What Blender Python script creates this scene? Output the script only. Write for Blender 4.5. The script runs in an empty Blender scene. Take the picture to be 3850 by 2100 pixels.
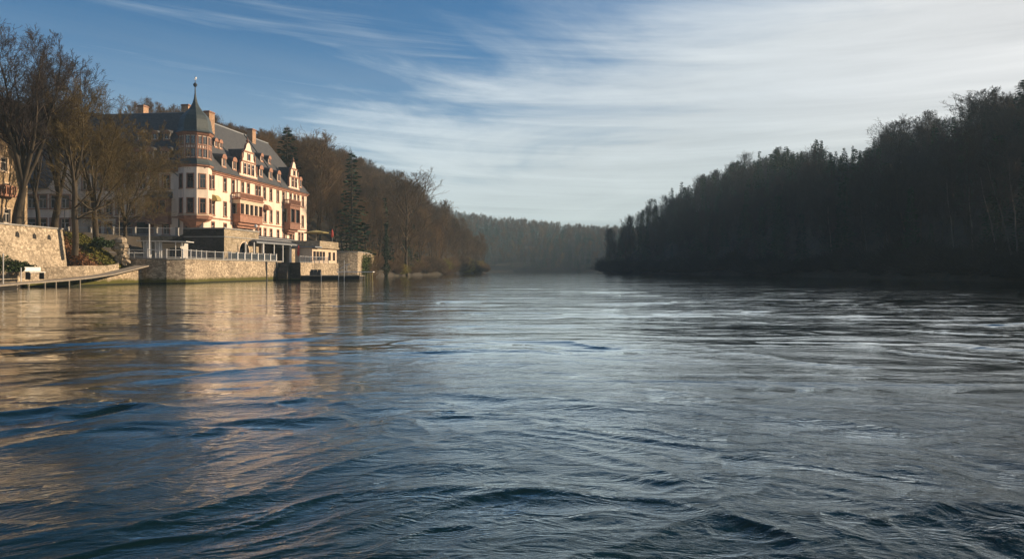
import bpy, math, random
import numpy as np
from mathutils import Vector, Matrix
C = bpy.context.scene
COL = C.collection
R = math.radians
# ------------------------------------------------------------------ camera, sky, sun
HC, FPX, HOR = 1.7, 3000.0, 1014.0          # eye height, focal length in photo pixels, horizon row
cam = bpy.data.objects.new('camera', bpy.data.cameras.new('camera'))
COL.objects.link(cam)
cam.location = (0, 0, HC); cam.rotation_euler = (R(90), 0, 0)
cam.data.sensor_width = 36; cam.data.lens = 36*FPX/3850
cam.data.shift_y = -(1050-HOR)/3850
cam.data.clip_end = 8000; cam.data.clip_start = 0.1
C.camera = cam
SUN_AZ, SUN_EL = 72.0, 19.5                 # azimuth clockwise from the view direction
C.view_settings.view_transform = 'Standard'; C.view_settings.look = 'None'
C.view_settings.exposure = 0.56; C.view_settings.gamma = 1
C.cycles.use_denoising = True
C.cycles.denoiser = 'OPENIMAGEDENOISE'; C.cycles.denoising_input_passes = 'RGB_ALBEDO_NORMAL'; C.cycles.denoising_prefilter = 'ACCURATE'
C.cycles.max_bounces = 6; C.cycles.diffuse_bounces = 2; C.cycles.glossy_bounces = 3
C.cycles.transmission_bounces = 2; C.cycles.volume_bounces = 0; C.cycles.transparent_max_bounces = 6
C.cycles.caustics_reflective = False; C.cycles.caustics_refractive = False
C.cycles.sample_clamp_indirect = 6

class NT:
    """small helper to write node trees"""
    def __init__(s, tree): s.t = tree; s.n = tree.nodes; s.l = tree.links
    def new(s, typ, **kw):
        n = s.n.new(typ)
        for k, v in kw.items():
            if k.startswith('i_'):
                n.inputs[k[2:].replace('_', ' ')].default_value = v
            else: setattr(n, k, v)
        return n
    def link(s, a, b): s.l.new(a, b)
    def math(s, op, a, b=None, clamp=False):
        n = s.n.new('ShaderNodeMath'); n.operation = op; n.use_clamp = clamp
        for i, v in enumerate((a, b)):
            if v is None: continue
            if isinstance(v, (int, float)): n.inputs[i].default_value = v
            else: s.l.new(v, n.inputs[i])
        return n.outputs[0]
    def ramp(s, fac, stops, interp='LINEAR'):
        n = s.n.new('ShaderNodeValToRGB'); n.color_ramp.interpolation = interp
        e = n.color_ramp.elements
        while len(e) < len(stops): e.new(0.5)
        for i, (p, c) in enumerate(stops):
            e[i].position = p
            e[i].color = (c, c, c, 1) if isinstance(c, (int, float)) else (*c, 1)
        s.l.new(fac, n.inputs[0]); return n.outputs[0]
    def mix(s, fac, a, b, blend='MIX'):
        n = s.n.new('ShaderNodeMix'); n.data_type = 'RGBA'; n.blend_type = blend
        for sock, v in ((n.inputs[0], fac), (n.inputs[6], a), (n.inputs[7], b)):
            if isinstance(v, (int, float)): sock.default_value = v
            elif isinstance(v, tuple): sock.default_value = (*v, 1) if len(v) == 3 else v
            else: s.l.new(v, sock)
        return n.outputs[2]
    def noise(s, vec, scale, detail=4, rough=.5, dist=0.0):
        n = s.n.new('ShaderNodeTexNoise'); n.inputs['Scale'].default_value = scale
        n.inputs['Detail'].default_value = detail; n.inputs['Roughness'].default_value = rough
        n.inputs['Distortion'].default_value = dist
        if vec is not None: s.l.new(vec, n.inputs['Vector'])
        return n.outputs[0]
    def mapping(s, vec, scale=(1, 1, 1), rot=(0, 0, 0), loc=(0, 0, 0)):
        n = s.n.new('ShaderNodeMapping'); n.inputs['Scale'].default_value = scale
        n.inputs['Rotation'].default_value = rot; n.inputs['Location'].default_value = loc
        s.l.new(vec, n.inputs['Vector']); return n.outputs[0]

world = bpy.data.worlds.new('World'); C.world = world; world.use_nodes = True
w = NT(world.node_tree); w.n.clear()
sky = w.new('ShaderNodeTexSky', sky_type='NISHITA', sun_disc=False, sun_elevation=R(SUN_EL), sun_rotation=R(SUN_AZ),
            altitude=300, air_density=1.0, dust_density=0.35, ozone_density=2.5)
tc = w.new('ShaderNodeTexCoord')
sep = w.new('ShaderNodeSeparateXYZ'); w.link(tc.outputs['Generated'], sep.inputs[0])
dx, dy, dz = sep.outputs
zz = w.math('ADD', w.math('MAXIMUM', dz, 0.0), 0.10)
comb = w.new('ShaderNodeCombineXYZ')
w.link(w.math('DIVIDE', dx, zz), comb.inputs[0]); w.link(w.math('DIVIDE', dy, zz), comb.inputs[1])
cx_, cy_ = w.math('DIVIDE', dx, zz), w.math('DIVIDE', dy, zz)
bx = w.math('SUBTRACT', cx_, .45)
comb2 = w.new('ShaderNodeCombineXYZ'); w.link(cx_, comb2.inputs[0])
w.link(w.math('ADD', cy_, w.math('MULTIPLY', w.math('MULTIPLY', bx, bx), .26)), comb2.inputs[1])
cp = comb2.outputs[0]                             # where the view ray meets the cloud layer, combed into long arcs
n1 = w.noise(w.mapping(cp, (0.55, 0.75, 1), (0, 0, R(8))), 1.0, 8, .62, 1.6)
n2 = w.noise(w.mapping(cp, (0.40, 2.2, 1), (0, 0, R(6)), (3, 1, 0)), 1.0, 8, .66, .9)
n3 = w.noise(w.mapping(cp, (0.45, 0.9, 1), (0, 0, R(-6)), (7, 2, 0)), 1.0, 4, .5, .6)
edge = w.math('ADD', w.math('SUBTRACT', dx, w.math('MULTIPLY', w.math('SUBTRACT', dz, .25), 2.6)), .06)
veil = w.math('ADD', w.math('ADD', w.math('MULTIPLY', edge, 1.7), .30), w.math('MULTIPLY', w.math('SUBTRACT', n1, .5), 1.5))
veil = w.math('ADD', veil, w.math('MULTIPLY', w.math('SUBTRACT', n2, .5), .9))
veil = w.ramp(veil, [(0.0, 0.0), (.30, .16), (.62, .66), (1.0, .93)], 'B_SPLINE')
streak = w.ramp(w.math('ADD', w.math('MULTIPLY', n2, .62), w.math('MULTIPLY', n3, .42)), [(.54, 0.0), (.62, .24), (.74, .60)], 'B_SPLINE')
low = w.ramp(w.math('ADD', dz, w.math('MULTIPLY', w.math('SUBTRACT', n2, .5), .12)), [(0.0, .78), (.10, .56), (.20, .18), (.28, 0.0)], 'B_SPLINE')
mask = w.math('MAXIMUM', w.math('MAXIMUM', veil, streak), low)
SKYK, BGS = 1.0, 0.10
skyc = w.mix(1.0, sky.outputs[0], (.09, .45, .67), 'MULTIPLY')
glow = w.ramp(w.math('ADD', w.math('MULTIPLY', dx, .95), w.math('MULTIPLY', dy, .31)), [(0.0, (4.1, 4.8, 5.3)), (0.55, (4.9, 5.25, 5.4)), (1.0, (7.0, 6.5, 6.0))])
cloudc = w.mix(1.0, glow, w.ramp(w.math('ADD', w.math('MULTIPLY', n2, .6), w.math('MULTIPLY', n1, .4)), [(.38, .80), (.60, 1.06)]), 'MULTIPLY')
warm = w.ramp(dz, [(0.0, (1.0, .96, .87)), (.20, (.88, .86, .845))])
col = w.mix(mask, skyc, w.mix(1.0, w.mix(1.0, cloudc, (1.28, 1.28, 1.28), 'MULTIPLY'), warm, 'MULTIPLY'))
bg = w.new('ShaderNodeBackground'); bg.inputs[1].default_value = BGS
w.link(col, bg.inputs[0])
wo = w.new('ShaderNodeOutputWorld'); w.link(bg.outputs[0], wo.inputs[0])

sun = bpy.data.objects.new('sun', bpy.data.lights.new('sun', 'SUN')); COL.objects.link(sun)
sun.data.energy = 5.0; sun.data.angle = R(0.5); sun.data.color = (1.0, .78, .53)
sd = Vector((math.sin(R(SUN_AZ))*math.cos(R(SUN_EL)), math.cos(R(SUN_AZ))*math.cos(R(SUN_EL)), math.sin(R(SUN_EL))))
sun.rotation_euler = sd.to_track_quat('Z', 'Y').to_euler(); sun.location = sd*300

# ------------------------------------------------------------------ helpers
def px2(px, py, Y):  # photo pixel at depth Y -> world point
    return Vector(((px-1925)/FPX*Y, Y, HC+(HOR-py)/FPX*Y))
def tag(o, label=None, cat=None, group=None, kind=None):
    if label: o['label'] = label
    if cat: o['category'] = cat
    if group: o['group'] = group
    if kind: o['kind'] = kind
    return o
def empty(name, loc=(0, 0, 0), rz=0.0, parent=None):
    o = bpy.data.objects.new(name, None); COL.objects.link(o)
    o.location = loc; o.rotation_euler = (0, 0, rz); o.empty_display_size = .5
    if parent: o.parent = parent
    return o
def place(name, me, parent=None, loc=(0, 0, 0), rz=0.0, sc=1.0):
    o = bpy.data.objects.new(name, me); COL.objects.link(o)
    if parent: o.parent = parent
    o.location = loc; o.rotation_euler = (0, 0, rz)
    if not isinstance(sc, (tuple, list)): sc = (sc, sc, sc)
    o.scale = sc
    return o
class MB:
    """collects solids, then links them as ONE mesh object (several materials allowed)"""
    def __init__(s): s.v = []; s.f = []; s.m = []; s.mats = []
    def mi(s, m):
        if m not in s.mats: s.mats.append(m)
        return s.mats.index(m)
    def poly(s, pts, m):
        b = len(s.v); s.v += [tuple(p) for p in pts]; s.f.append(tuple(range(b, b+len(pts)))); s.m.append(s.mi(m))
    def box(s, x0, x1, y0, y1, z0, z1, m, rz=0, c=None):
        p = [(x, y, z) for z in (z0, z1) for y in (y0, y1) for x in (x0, x1)]
        if rz:
            cx, cy = c if c else ((x0+x1)/2, (y0+y1)/2); ca, sa = math.cos(rz), math.sin(rz)
            p = [(cx+(x-cx)*ca-(y-cy)*sa, cy+(x-cx)*sa+(y-cy)*ca, z) for x, y, z in p]
        b = len(s.v); s.v += p; k = s.mi(m)
        for q in ((0, 2, 3, 1), (4, 5, 7, 6), (0, 1, 5, 4), (2, 6, 7, 3), (0, 4, 6, 2), (1, 3, 7, 5)):
            s.f.append(tuple(b+i for i in q)); s.m.append(k)
    def extrude(s, pts, vec, m, mside=None):
        """closed polygon (3-D points) pushed along vec"""
        vec = Vector(vec); a = [Vector(p) for p in pts]; n = len(a)
        b = len(s.v); s.v += [tuple(p) for p in a]+[tuple(p+vec) for p in a]
        k = s.mi(m); ks = s.mi(mside or m)
        s.f.append(tuple(range(b, b+n))[::-1]); s.m.append(k)
        s.f.append(tuple(range(b+n, b+2*n))); s.m.append(k)
        for i in range(n):
            j = (i+1) % n; s.f.append((b+i, b+j, b+n+j, b+n+i)); s.m.append(ks)
    def tube(s, pts, rad, m, n=6, cap=True):
        pts = [Vector(p) for p in pts]; rr = rad if isinstance(rad, (list, tuple)) else [rad]*len(pts)
        k = s.mi(m); rings = []
        for i, p in enumerate(pts):
            d = (pts[min(i+1, len(pts)-1)]-pts[max(i-1, 0)]).normalized()
            a = d.cross(Vector((0, 0, 1)) if abs(d.z) < .9 else Vector((1, 0, 0))).normalized(); c = d.cross(a)
            b = len(s.v)
            for j in range(n):
                t = 2*math.pi*j/n; s.v.append(tuple(p+(a*math.cos(t)+c*math.sin(t))*rr[i]))
            rings.append(b)
        for a, b in zip(rings, rings[1:]):
            for j in range(n):
                q = (j+1) % n; s.f.append((a+j, b+j, b+q, a+q)); s.m.append(k)
        if cap:
            s.f.append(tuple(rings[0]+j for j in range(n))); s.m.append(k)
            s.f.append(tuple(rings[-1]+j for j in range(n))[::-1]); s.m.append(k)
    def lathe(s, prof, c, m, n=8, rot=0.0, a0=0.0, a1=2*math.pi):
        k = s.mi(m); full = abs(a1-a0-2*math.pi) < 1e-6; nn = n if full else n+1; rings = []
        for r, z in prof:
            b = len(s.v); rings.append(b)
            for j in range(nn):
                t = rot+a0+(a1-a0)*j/n; s.v.append((c[0]+r*math.cos(t), c[1]+r*math.sin(t), z))
        for a, b in zip(rings, rings[1:]):
            for j in range(n):
                q = (j+1) % nn; s.f.append((a+j, a+q, b+q, b+j)); s.m.append(k)
    def mesh(s, name, smooth=False):
        me = bpy.data.meshes.new(name); me.from_pydata(s.v, [], s.f)
        for m in s.mats: me.materials.append(m)
        me.polygons.foreach_set('material_index', s.m)
        if smooth: me.polygons.foreach_set('use_smooth', [True]*len(s.f))
        me.update(); return me
    def build(s, name, parent=None, loc=(0, 0, 0), rz=0.0, smooth=False):
        return place(name, s.mesh(name, smooth), parent, loc, rz)
def np_mesh(name, V, F, mats, smooth=False, midx=None):
    """fast mesh from numpy arrays, F has 3 or 4 columns"""
    me = bpy.data.meshes.new(name); V = np.asarray(V, dtype=np.float32); F = np.asarray(F, dtype=np.int32)
    me.vertices.add(len(V)); me.vertices.foreach_set('co', V.ravel())
    k = F.shape[1]; me.loops.add(F.size); me.loops.foreach_set('vertex_index', F.ravel())
    me.polygons.add(len(F)); me.polygons.foreach_set('loop_start', np.arange(0, F.size, k, dtype=np.int32))
    try: me.polygons.foreach_set('loop_total', np.full(len(F), k, dtype=np.int32))
    except Exception: pass
    for m in mats: me.materials.append(m)
    if midx is not None: me.polygons.foreach_set('material_index', np.asarray(midx, dtype=np.int32))
    if smooth: me.polygons.foreach_set('use_smooth', np.ones(len(F), dtype=bool))
    me.update(calc_edges=True); me.validate(); return me

# ------------------------------------------------------------------ materials
def mat(name):
    m = bpy.data.materials.new(name); m.use_nodes = True
    t = NT(m.node_tree); b = t.n['Principled BSDF']; return m, t, b
def plain(name, c, rough=.7, var=.18, scale=1.5, bump=0.0, bscale=20, metal=0.0, spec=.4, streak=False):
    m, t, b = mat(name); g = t.new('ShaderNodeNewGeometry'); pos = g.outputs['Position']
    v = t.mapping(pos, (1, 1, .25 if streak else 1))
    n = t.noise(v, scale, 5, .6)
    f = t.ramp(n, [(.3, 1-var), (.7, 1+var)])
    b.inputs['Roughness'].default_value = rough; b.inputs['Metallic'].default_value = metal
    b.inputs['Specular IOR Level'].default_value = spec
    t.link(t.mix(1.0, (*c, 1), f, 'MULTIPLY'), b.inputs['Base Color'])
    if bump:
        bn = t.new('ShaderNodeBump'); bn.inputs['Strength'].default_value = bump; bn.inputs['Distance'].default_value = .03
        t.link(t.noise(pos, bscale, 4, .6), bn.inputs['Height']); t.link(bn.outputs[0], b.inputs['Normal'])
    return m
def stone(name, c1, c2, scale=2.2, moss=0.0, flat=1.6, mortar=.55, dark=0.0):
    """rubble or ashlar masonry: random coloured stones with joints, damp moss band just above the water"""
    m, t, b = mat(name); g = t.new('ShaderNodeNewGeometry'); pos = g.outputs['Position']
    v = t.mapping(pos, (1, 1, flat))
    vo = t.new('ShaderNodeTexVoronoi', feature='F1'); vo.inputs['Scale'].default_value = scale; t.link(v, vo.inputs['Vector'])
    ve = t.new('ShaderNodeTexVoronoi', feature='DISTANCE_TO_EDGE'); ve.inputs['Scale'].default_value = scale; t.link(v, ve.inputs['Vector'])
    sepc = t.new('ShaderNodeSeparateColor'); t.link(vo.outputs['Color'], sepc.inputs[0])
    base = t.mix(sepc.outputs[0], c1, c2)
    big = t.ramp(t.noise(pos, .35, 4, .6), [(.3, .72), (.7, 1.18)])
    fine = t.ramp(t.noise(pos, 3.2, 5, .75), [(.3, .70), (.72, 1.28)])
    base = t.mix(1.0, t.mix(1.0, base, big, 'MULTIPLY'), fine, 'MULTIPLY')
    joint = t.ramp(ve.outputs['Distance'], [(0.0, mortar), (.09, 1.0)])
    base = t.mix(1.0, base, joint, 'MULTIPLY')
    if moss:
        sp = t.new('ShaderNodeSeparateXYZ'); t.link(pos, sp.inputs[0])
        h = t.math('ADD', sp.outputs[2], t.math('MULTIPLY', t.noise(pos, .9, 4, .7), -moss*1.1))
        mk = t.ramp(h, [(0.0, 1.0), (max(.04, moss*.55), 0.0)])
        base = t.mix(mk, base, (.085, .080, .018))
        wet = t.ramp(sp.outputs[2], [(.10, 1.0), (.2, 0.0)])
        base = t.mix(wet, base, (.02, .022, .012))
    t.link(base, b.inputs['Base Color']); b.inputs['Roughness'].default_value = .9
    b.inputs['Specular IOR Level'].default_value = .2
    bn = t.new('ShaderNodeBump'); bn.inputs['Strength'].default_value = .8; bn.inputs['Distance'].default_value = .12
    hh = t.math('ADD', t.math('MINIMUM', ve.outputs['Distance'], .12), t.math('MULTIPLY', fine, .05))
    t.link(hh, bn.inputs['Height']); t.link(bn.outputs[0], b.inputs['Normal'])
    return m
M = {}
M['stucco'] = plain('stucco', (.80, .64, .50), .85, .20, .7, .3, 12, streak=True)
M['sandstone'] = plain('red_sandstone', (.34, .165, .105), .8, .28, 1.5, .4, 8)
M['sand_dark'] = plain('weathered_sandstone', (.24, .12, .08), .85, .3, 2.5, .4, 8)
M['cream_trim'] = plain('pale_trim', (.62, .47, .33), .8, .12, 2)
M['slate'] = plain('roof_slate', (.070, .070, .072), .72, .30, 2.5, .6, 6, spec=.22)
M['slate_dome'] = plain('dome_slate', (.050, .062, .060), .50, .2, 3, .3, 8, spec=.4)
M['glass'] = plain('window_glass', (.018, .022, .028), .08, .5, 1.2, spec=.8)
M['frame_w'] = plain('painted_frame', (.55, .50, .44), .5, .1)
M['frame_b'] = plain('brown_frame', (.11, .06, .04), .6, .2)
M['wall_rubble'] = stone('rubble_wall', (.30, .235, .16), (.60, .48, .34), 3.4, 0, 1.5)
M['quay_stone'] = stone('quay_masonry', (.27, .205, .14), (.60, .475, .33), 3.0, .75, 1.7)
M['shaded_stone'] = stone('shaded_masonry', (.055, .048, .042), (.10, .085, .07), 1.8, .3, 1.6)  # dark tone paints in the shade on faces turned from the sun
M['ashlar'] = stone('ashlar', (.33, .26, .17), (.46, .37, .26), 1.2, 0, 2.6)
M['tower_ruin'] = stone('old_house_stone', (.40, .28, .16), (.52, .38, .24), 1.4, 0, 2.4, .72)
M['tiles'] = plain('brown_tiles', (.16, .075, .045), .8, .3, 2, .6, 8)
M['concrete'] = plain('concrete', (.30, .28, .25), .85, .2, 1.2, .2, 10)
M['pale_metal'] = plain('pale_metal', (.55, .54, .52), .45, .1, 2)
M['grey_metal'] = plain('grey_metal', (.22, .23, .24), .5, .15, 2)
M['panel'] = plain('smoked_panel', (.05, .06, .068), .3, .2, 2)
M['dark_metal'] = plain('dark_metal', (.04, .045, .05), .5, .15, 2)
M['wood_grey'] = plain('weathered_wood', (.30, .25, .19), .85, .25, 3, .3, 10)
M['wood_dark'] = plain('dark_wood', (.05, .042, .035), .85, .3, 3)
M['yellow_post'] = plain('yellow_lichen_wood', (.38, .31, .12), .8, .2, 3)
M['white'] = plain('white_paint', (.72, .70, .66), .6, .08, 2)
M['red_cloth'] = plain('red_cloth', (.50, .07, .05), .8, .15, 2)
M['brick'] = stone('chimney_brick', (.40, .24, .14), (.50, .32, .21), 3.0, 0, 2.4, .7)
M['dark_in'] = plain('dark_interior', (.02, .018, .016), .9, .3)
m, t, b = mat('window_pane'); oi = t.new('ShaderNodeObjectInfo'); g = t.new('ShaderNodeNewGeometry')
f_ = t.math('ADD', t.math('MULTIPLY', oi.outputs['Random'], .8), t.math('MULTIPLY', t.noise(g.outputs['Position'], 1.3, 2), .4))
t.link(t.ramp(f_, [(.0, (.012, .014, .018)), (.62, (.03, .03, .032)), (.74, (.20, .18, .15)), (.9, (.05, .05, .05))]), b.inputs['Base Color'])
b.inputs['Roughness'].default_value = .07; b.inputs['Specular IOR Level'].default_value = .7
bn = t.new('ShaderNodeBump'); bn.inputs['Strength'].default_value = .25; bn.inputs['Distance'].default_value = .02
t.link(t.noise(g.outputs['Position'], .9, 2), bn.inputs['Height']); t.link(bn.outputs[0], b.inputs['Normal'])
M['pane'] = m
def leafy(name, c1, c2, rough=.75, scale=.9, trans=0.0):
    m, t, b = mat(name); oi = t.new('ShaderNodeObjectInfo'); g = t.new('ShaderNodeNewGeometry')
    n = t.noise(g.outputs['Position'], scale, 3, .6)
    f = t.math('ADD', t.math('MULTIPLY', oi.outputs['Random'], .55), t.math('MULTIPLY', n, .6), True)
    f2 = t.ramp(f, [(.2, 0.0), (.85, 1.0)])
    t.link(t.mix(f2, c1, c2), b.inputs['Base Color']); b.inputs['Roughness'].default_value = rough
    b.inputs['Specular IOR Level'].default_value = .15
    return m
M['bark'] = leafy('bark', (.042, .033, .024), (.085, .066, .045), .9, 1.5)
M['twig'] = leafy('twigs', (.074, .047, .026), (.160, .104, .054), .9, .25)
M['twig_olive'] = leafy('olive_twigs', (.085, .063, .028), (.18, .13, .055), .9, .3)
M['twig_warm'] = leafy('russet_twigs', (.12, .065, .028), (.22, .135, .055), .9, .25)
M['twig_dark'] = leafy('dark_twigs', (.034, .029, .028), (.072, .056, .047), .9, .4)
M['needles'] = leafy('needles', (.013, .034, .018), (.032, .066, .028), .8, .6)
M['ivy'] = leafy('ivy_leaves', (.035, .060, .012), (.15, .17, .03), .7, 1.4)
M['ivy_dark'] = leafy('dark_ivy_leaves', (.018, .032, .010), (.040, .060, .016), .7, 1.4)
M['grass'] = leafy('bank_plants', (.06, .075, .015), (.22, .18, .04), .85, .8)
M['brush'] = leafy('red_brush', (.14, .065, .035), (.26, .13, .06), .85, 1.0)
M['shrub'] = leafy('shrub_twigs', (.10, .068, .038), (.21, .130, .065), .85, .6)
M['shrub_y'] = leafy('yellow_shrub', (.16, .15, .03), (.30, .25, .05), .85, .8)
m, t, b = mat('forest_floor'); g = t.new('ShaderNodeNewGeometry')
nf = t.noise(g.outputs['Position'], .35, 6, .65)
t.link(t.ramp(nf, [(.3, (.025, .020, .013)), (.55, (.055, .040, .024)), (.75, (.042, .046, .018))]), b.inputs['Base Color'])
b.inputs['Roughness'].default_value = .95
M['floor'] = m

# water: dark green body, mirror-like skin, ripples from noise on top of the modelled swell
m, t, b = mat('river_water'); g = t.new('ShaderNodeNewGeometry'); pos = g.outputs['Position']
b.inputs['Base Color'].default_value = (.003, .015, .016, 1)
b.inputs['Roughness'].default_value = .03; b.inputs['IOR'].default_value = 1.34
b.inputs['Specular IOR Level'].default_value = .5
wv = t.noise(t.mapping(pos, (.06, .13, 1), (0, 0, R(12))), 1.0, 4, .6, .8)           # calmer and rougher patches
patch = t.ramp(wv, [(.36, .35), (.62, 1.0)])
sx_ = t.new('ShaderNodeSeparateXYZ'); t.link(pos, sx_.inputs[0])
def gauss(cx, cy, rx, ry):
    u = t.math('DIVIDE', t.math('SUBTRACT', sx_.outputs[0], cx), rx); v = t.math('DIVIDE', t.math('SUBTRACT', sx_.outputs[1], cy), ry)
    return t.math('POWER', 2.718, t.math('MULTIPLY', t.math('ADD', t.math('MULTIPLY', u, u), t.math('MULTIPLY', v, v)), -1.0))
race = gauss(2.0, 5.0, 10.0, 8.0)                                                   # broken water over the shoal near our bank
chop = gauss(26.0, 42.0, 22.0, 36.0)                                                # longer waves in the current under the right bank
ux = t.math('SUBTRACT', sx_.outputs[0], 1.0)
arc = t.math('MULTIPLY', t.math('SQRT', t.math('ADD', t.math('MULTIPLY', ux, ux), 25.0)), .5)      # crests bow round the shoal
cb = t.new('ShaderNodeCombineXYZ'); t.link(sx_.outputs[0], cb.inputs[0]); t.link(t.math('ADD', sx_.outputs[1], arc), cb.inputs[1])
pw_ = cb.outputs[0]
def ridge(n): return t.math('MULTIPLY', t.math('ABSOLUTE', t.math('SUBTRACT', n, .5)), -2.0)
r1 = ridge(t.noise(t.mapping(pw_, (1.7, 2.7, 1), (0, 0, R(12))), 1.0, 3, .6, .8))      # ripples of half a metre, sharp crested
r2 = ridge(t.noise(t.mapping(pw_, (7.0, 10.0, 1), (0, 0, R(-20))), 1.0, 4, .7, 1.2))   # capillary ripples
r3 = t.noise(t.mapping(pw_, (27.0, 36.0, 1), (0, 0, R(14))), 1.0, 3, .65, .8)        # finest shimmer
r0 = t.noise(t.mapping(pos, (.20, .70, 1), (0, 0, R(-7))), 1.0, 3, .5, .8)           # long slow swell
small = t.math('ADD', t.math('ADD', t.math('MULTIPLY', r1, .017), t.math('MULTIPLY', r2, t.math('ADD', .0022, t.math('MULTIPLY', race, .0022)))), t.math('MULTIPLY', r3, t.math('ADD', .0006, t.math('MULTIPLY', race, .0004))))
small = t.math('MULTIPLY', t.math('MULTIPLY', small, patch), t.math('ADD', .55, t.math('MULTIPLY', race, 1.0)))
r00 = t.noise(t.mapping(pos, (.055, .21, 1), (0, 0, R(4))), 1.0, 3, .55, 1.0)          # broad boils
hsum = t.math('ADD', small, t.math('MULTIPLY', r0, t.math('ADD', .040, t.math('MULTIPLY', chop, .075))))
hsum = t.math('ADD', hsum, t.math('MULTIPLY', r00, .14))
bn = t.new('ShaderNodeBump'); bn.inputs['Strength'].default_value = 1.0; bn.inputs['Distance'].default_value = 1.0
t.link(hsum, bn.inputs['Height']); t.link(bn.outputs[0], b.inputs['Normal'])
b.inputs['Specular IOR Level'].default_value = 0.0; b.inputs['Roughness'].default_value = .6
gl = t.new('ShaderNodeBsdfGlossy'); gl.inputs['Roughness'].default_value = .03; gl.inputs['Color'].default_value = (.97, .99, .985, 1); t.link(bn.outputs[0], gl.inputs['Normal'])
lw = t.new('ShaderNodeLayerWeight'); lw.inputs['Blend'].default_value = .5; t.link(bn.outputs[0], lw.inputs['Normal'])
fr_ = t.math('ADD', t.math('MULTIPLY', t.math('POWER', lw.outputs['Facing'], 7.0), 2.35), .014, True)   # reflection grows steeply towards grazing view
mx = t.new('ShaderNodeMixShader'); t.link(fr_, mx.inputs[0]); t.link(b.outputs[0], mx.inputs[1]); t.link(gl.outputs[0], mx.inputs[2])
t.link(mx.outputs[0], t.n['Material Output'].inputs['Surface'])
M['water'] = m

# ------------------------------------------------------------------ terrain
def interp(x, tab): return np.interp(x, [a for a, _ in tab], [b for _, b in tab])
XL = [(-60, -45), (150, -42), (160, -36), (168, -34.5), (196, -34.3), (255, -28), (392, -12.4), (402, -14), (420, -24), (470, -50), (640, -90), (2000, -90)]
XR = [(-60, 58), (60, 68), (118, 76), (172, 78), (204, 75), (268, 65), (392, 44), (400, 48), (420, 62), (470, 110), (640, 250), (2000, 250)]
FARR = [(-800, 66), (-150, 66), (-54, 55), (-15, 46), (15, 42), (50, 36), (93, 32), (300, 34), (900, 40)]
RH = [(-60, 34), (118, 36), (200, 37), (300, 45), (380, 52), (410, 50), (470, 40), (2000, 30)]
def sstep(x, a, b):
    u = np.clip((x-a)/(b-a), 0, 1); return u*u*(3-2*u)
def terrain(X, Y):
    X = np.asarray(X, dtype=float); Y = np.asarray(Y, dtype=float)
    dl = interp(Y, XL)-X; dr = X-interp(Y, XR)
    wob = 1.2*np.sin(X*.13+Y*.07)+.9*np.sin(X*.05-Y*.11+2)
    # wooded left bank beyond the hotel
    tipf = sstep(Y, 404, 384)*.4+.6
    hw = np.where(dl > 0, .5+np.minimum(dl, 2.5)*.5+np.clip(dl-3, 0, None)*.78, -2.5)
    hw = np.where(hw > 32, 32+(hw-32)*.3, hw)*np.where(dl > 0, tipf, 1)+np.where(dl > 8, wob, 0)
    # built-up bank
    hb = np.where(X > -45, -2.5, np.where(X > -55.5, 1.0, 6.6))
    nearq = np.where(X > -47, -2.5, np.where(X > -50.6, .5, 5.7))
    mound = np.where(X > -46.9, -2.5, np.clip(1.9+(-47.0-X)*.78, 1.5, 5.7))
    mb_ = nearq*(1-sstep(Y, 87.6, 89.2))+mound*sstep(Y, 87.6, 89.2)
    hb = np.where(Y < 98, mb_, hb)
    hb = np.where(X < -77, 6.8+(-77-X)*.80, hb)
    hb = np.where(hb > 34, 34+(hb-34)*.2, hb)
    k = sstep(Y, 172, 186)
    hl = hb*(1-k)+hw*k
    hl = np.where((Y > 164) & (Y < 186) & (dl <= 0), -2.5, hl)
    # steep right bank
    rm = interp(Y, RH)
    s = np.clip(dr, 0, None)
    hr = np.where(dr > 0, .6+rm*(1-np.exp(-(s*.78/rm)-(s*.30/rm)**2)), -2.5)+np.where(dr > 6, wob, 0)
    # far hill closing the valley
    yf = Y-(640+6*np.sin(X*.03))
    fr = interp(X, FARR)
    hf = np.where(yf > 0, .5+fr*(1-np.exp(-yf*.34/fr*1.35))*1.05, -2.5)
    h = np.maximum(np.maximum(np.where(dl > 0, hl, -2.5), hr), hf)
    return h
gx = np.unique(np.concatenate([np.arange(-2400, -400, 100), np.arange(-400, -100, 8), np.arange(-100, -30, 1.2), np.arange(-30, 160, 4), np.arange(160, 400, 10), np.arange(400, 2500, 100)]))
gy = np.unique(np.concatenate([np.arange(-600, -60, 60), np.arange(-60, 50, 6), np.arange(50, 190, 1.5), np.arange(190, 460, 4), np.arange(460, 1000, 10), np.arange(1000, 3200, 100)]))
GX, GY = np.meshgrid(gx, gy); GZ = terrain(GX, GY)
nx, ny = len(gx), len(gy)
ii = np.arange(nx*ny).reshape(ny, nx)
F = np.stack([ii[:-1, :-1], ii[:-1, 1:], ii[1:, 1:], ii[1:, :-1]], -1).reshape(-1, 4)
terr = place('terrain', np_mesh('terrain', np.stack([GX, GY, GZ], -1).reshape(-1, 3), F, [M['floor']], True))
tag(terr, kind='structure')
def gz(x, y): return float(terrain(np.array([x]), np.array([y]))[0])

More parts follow.
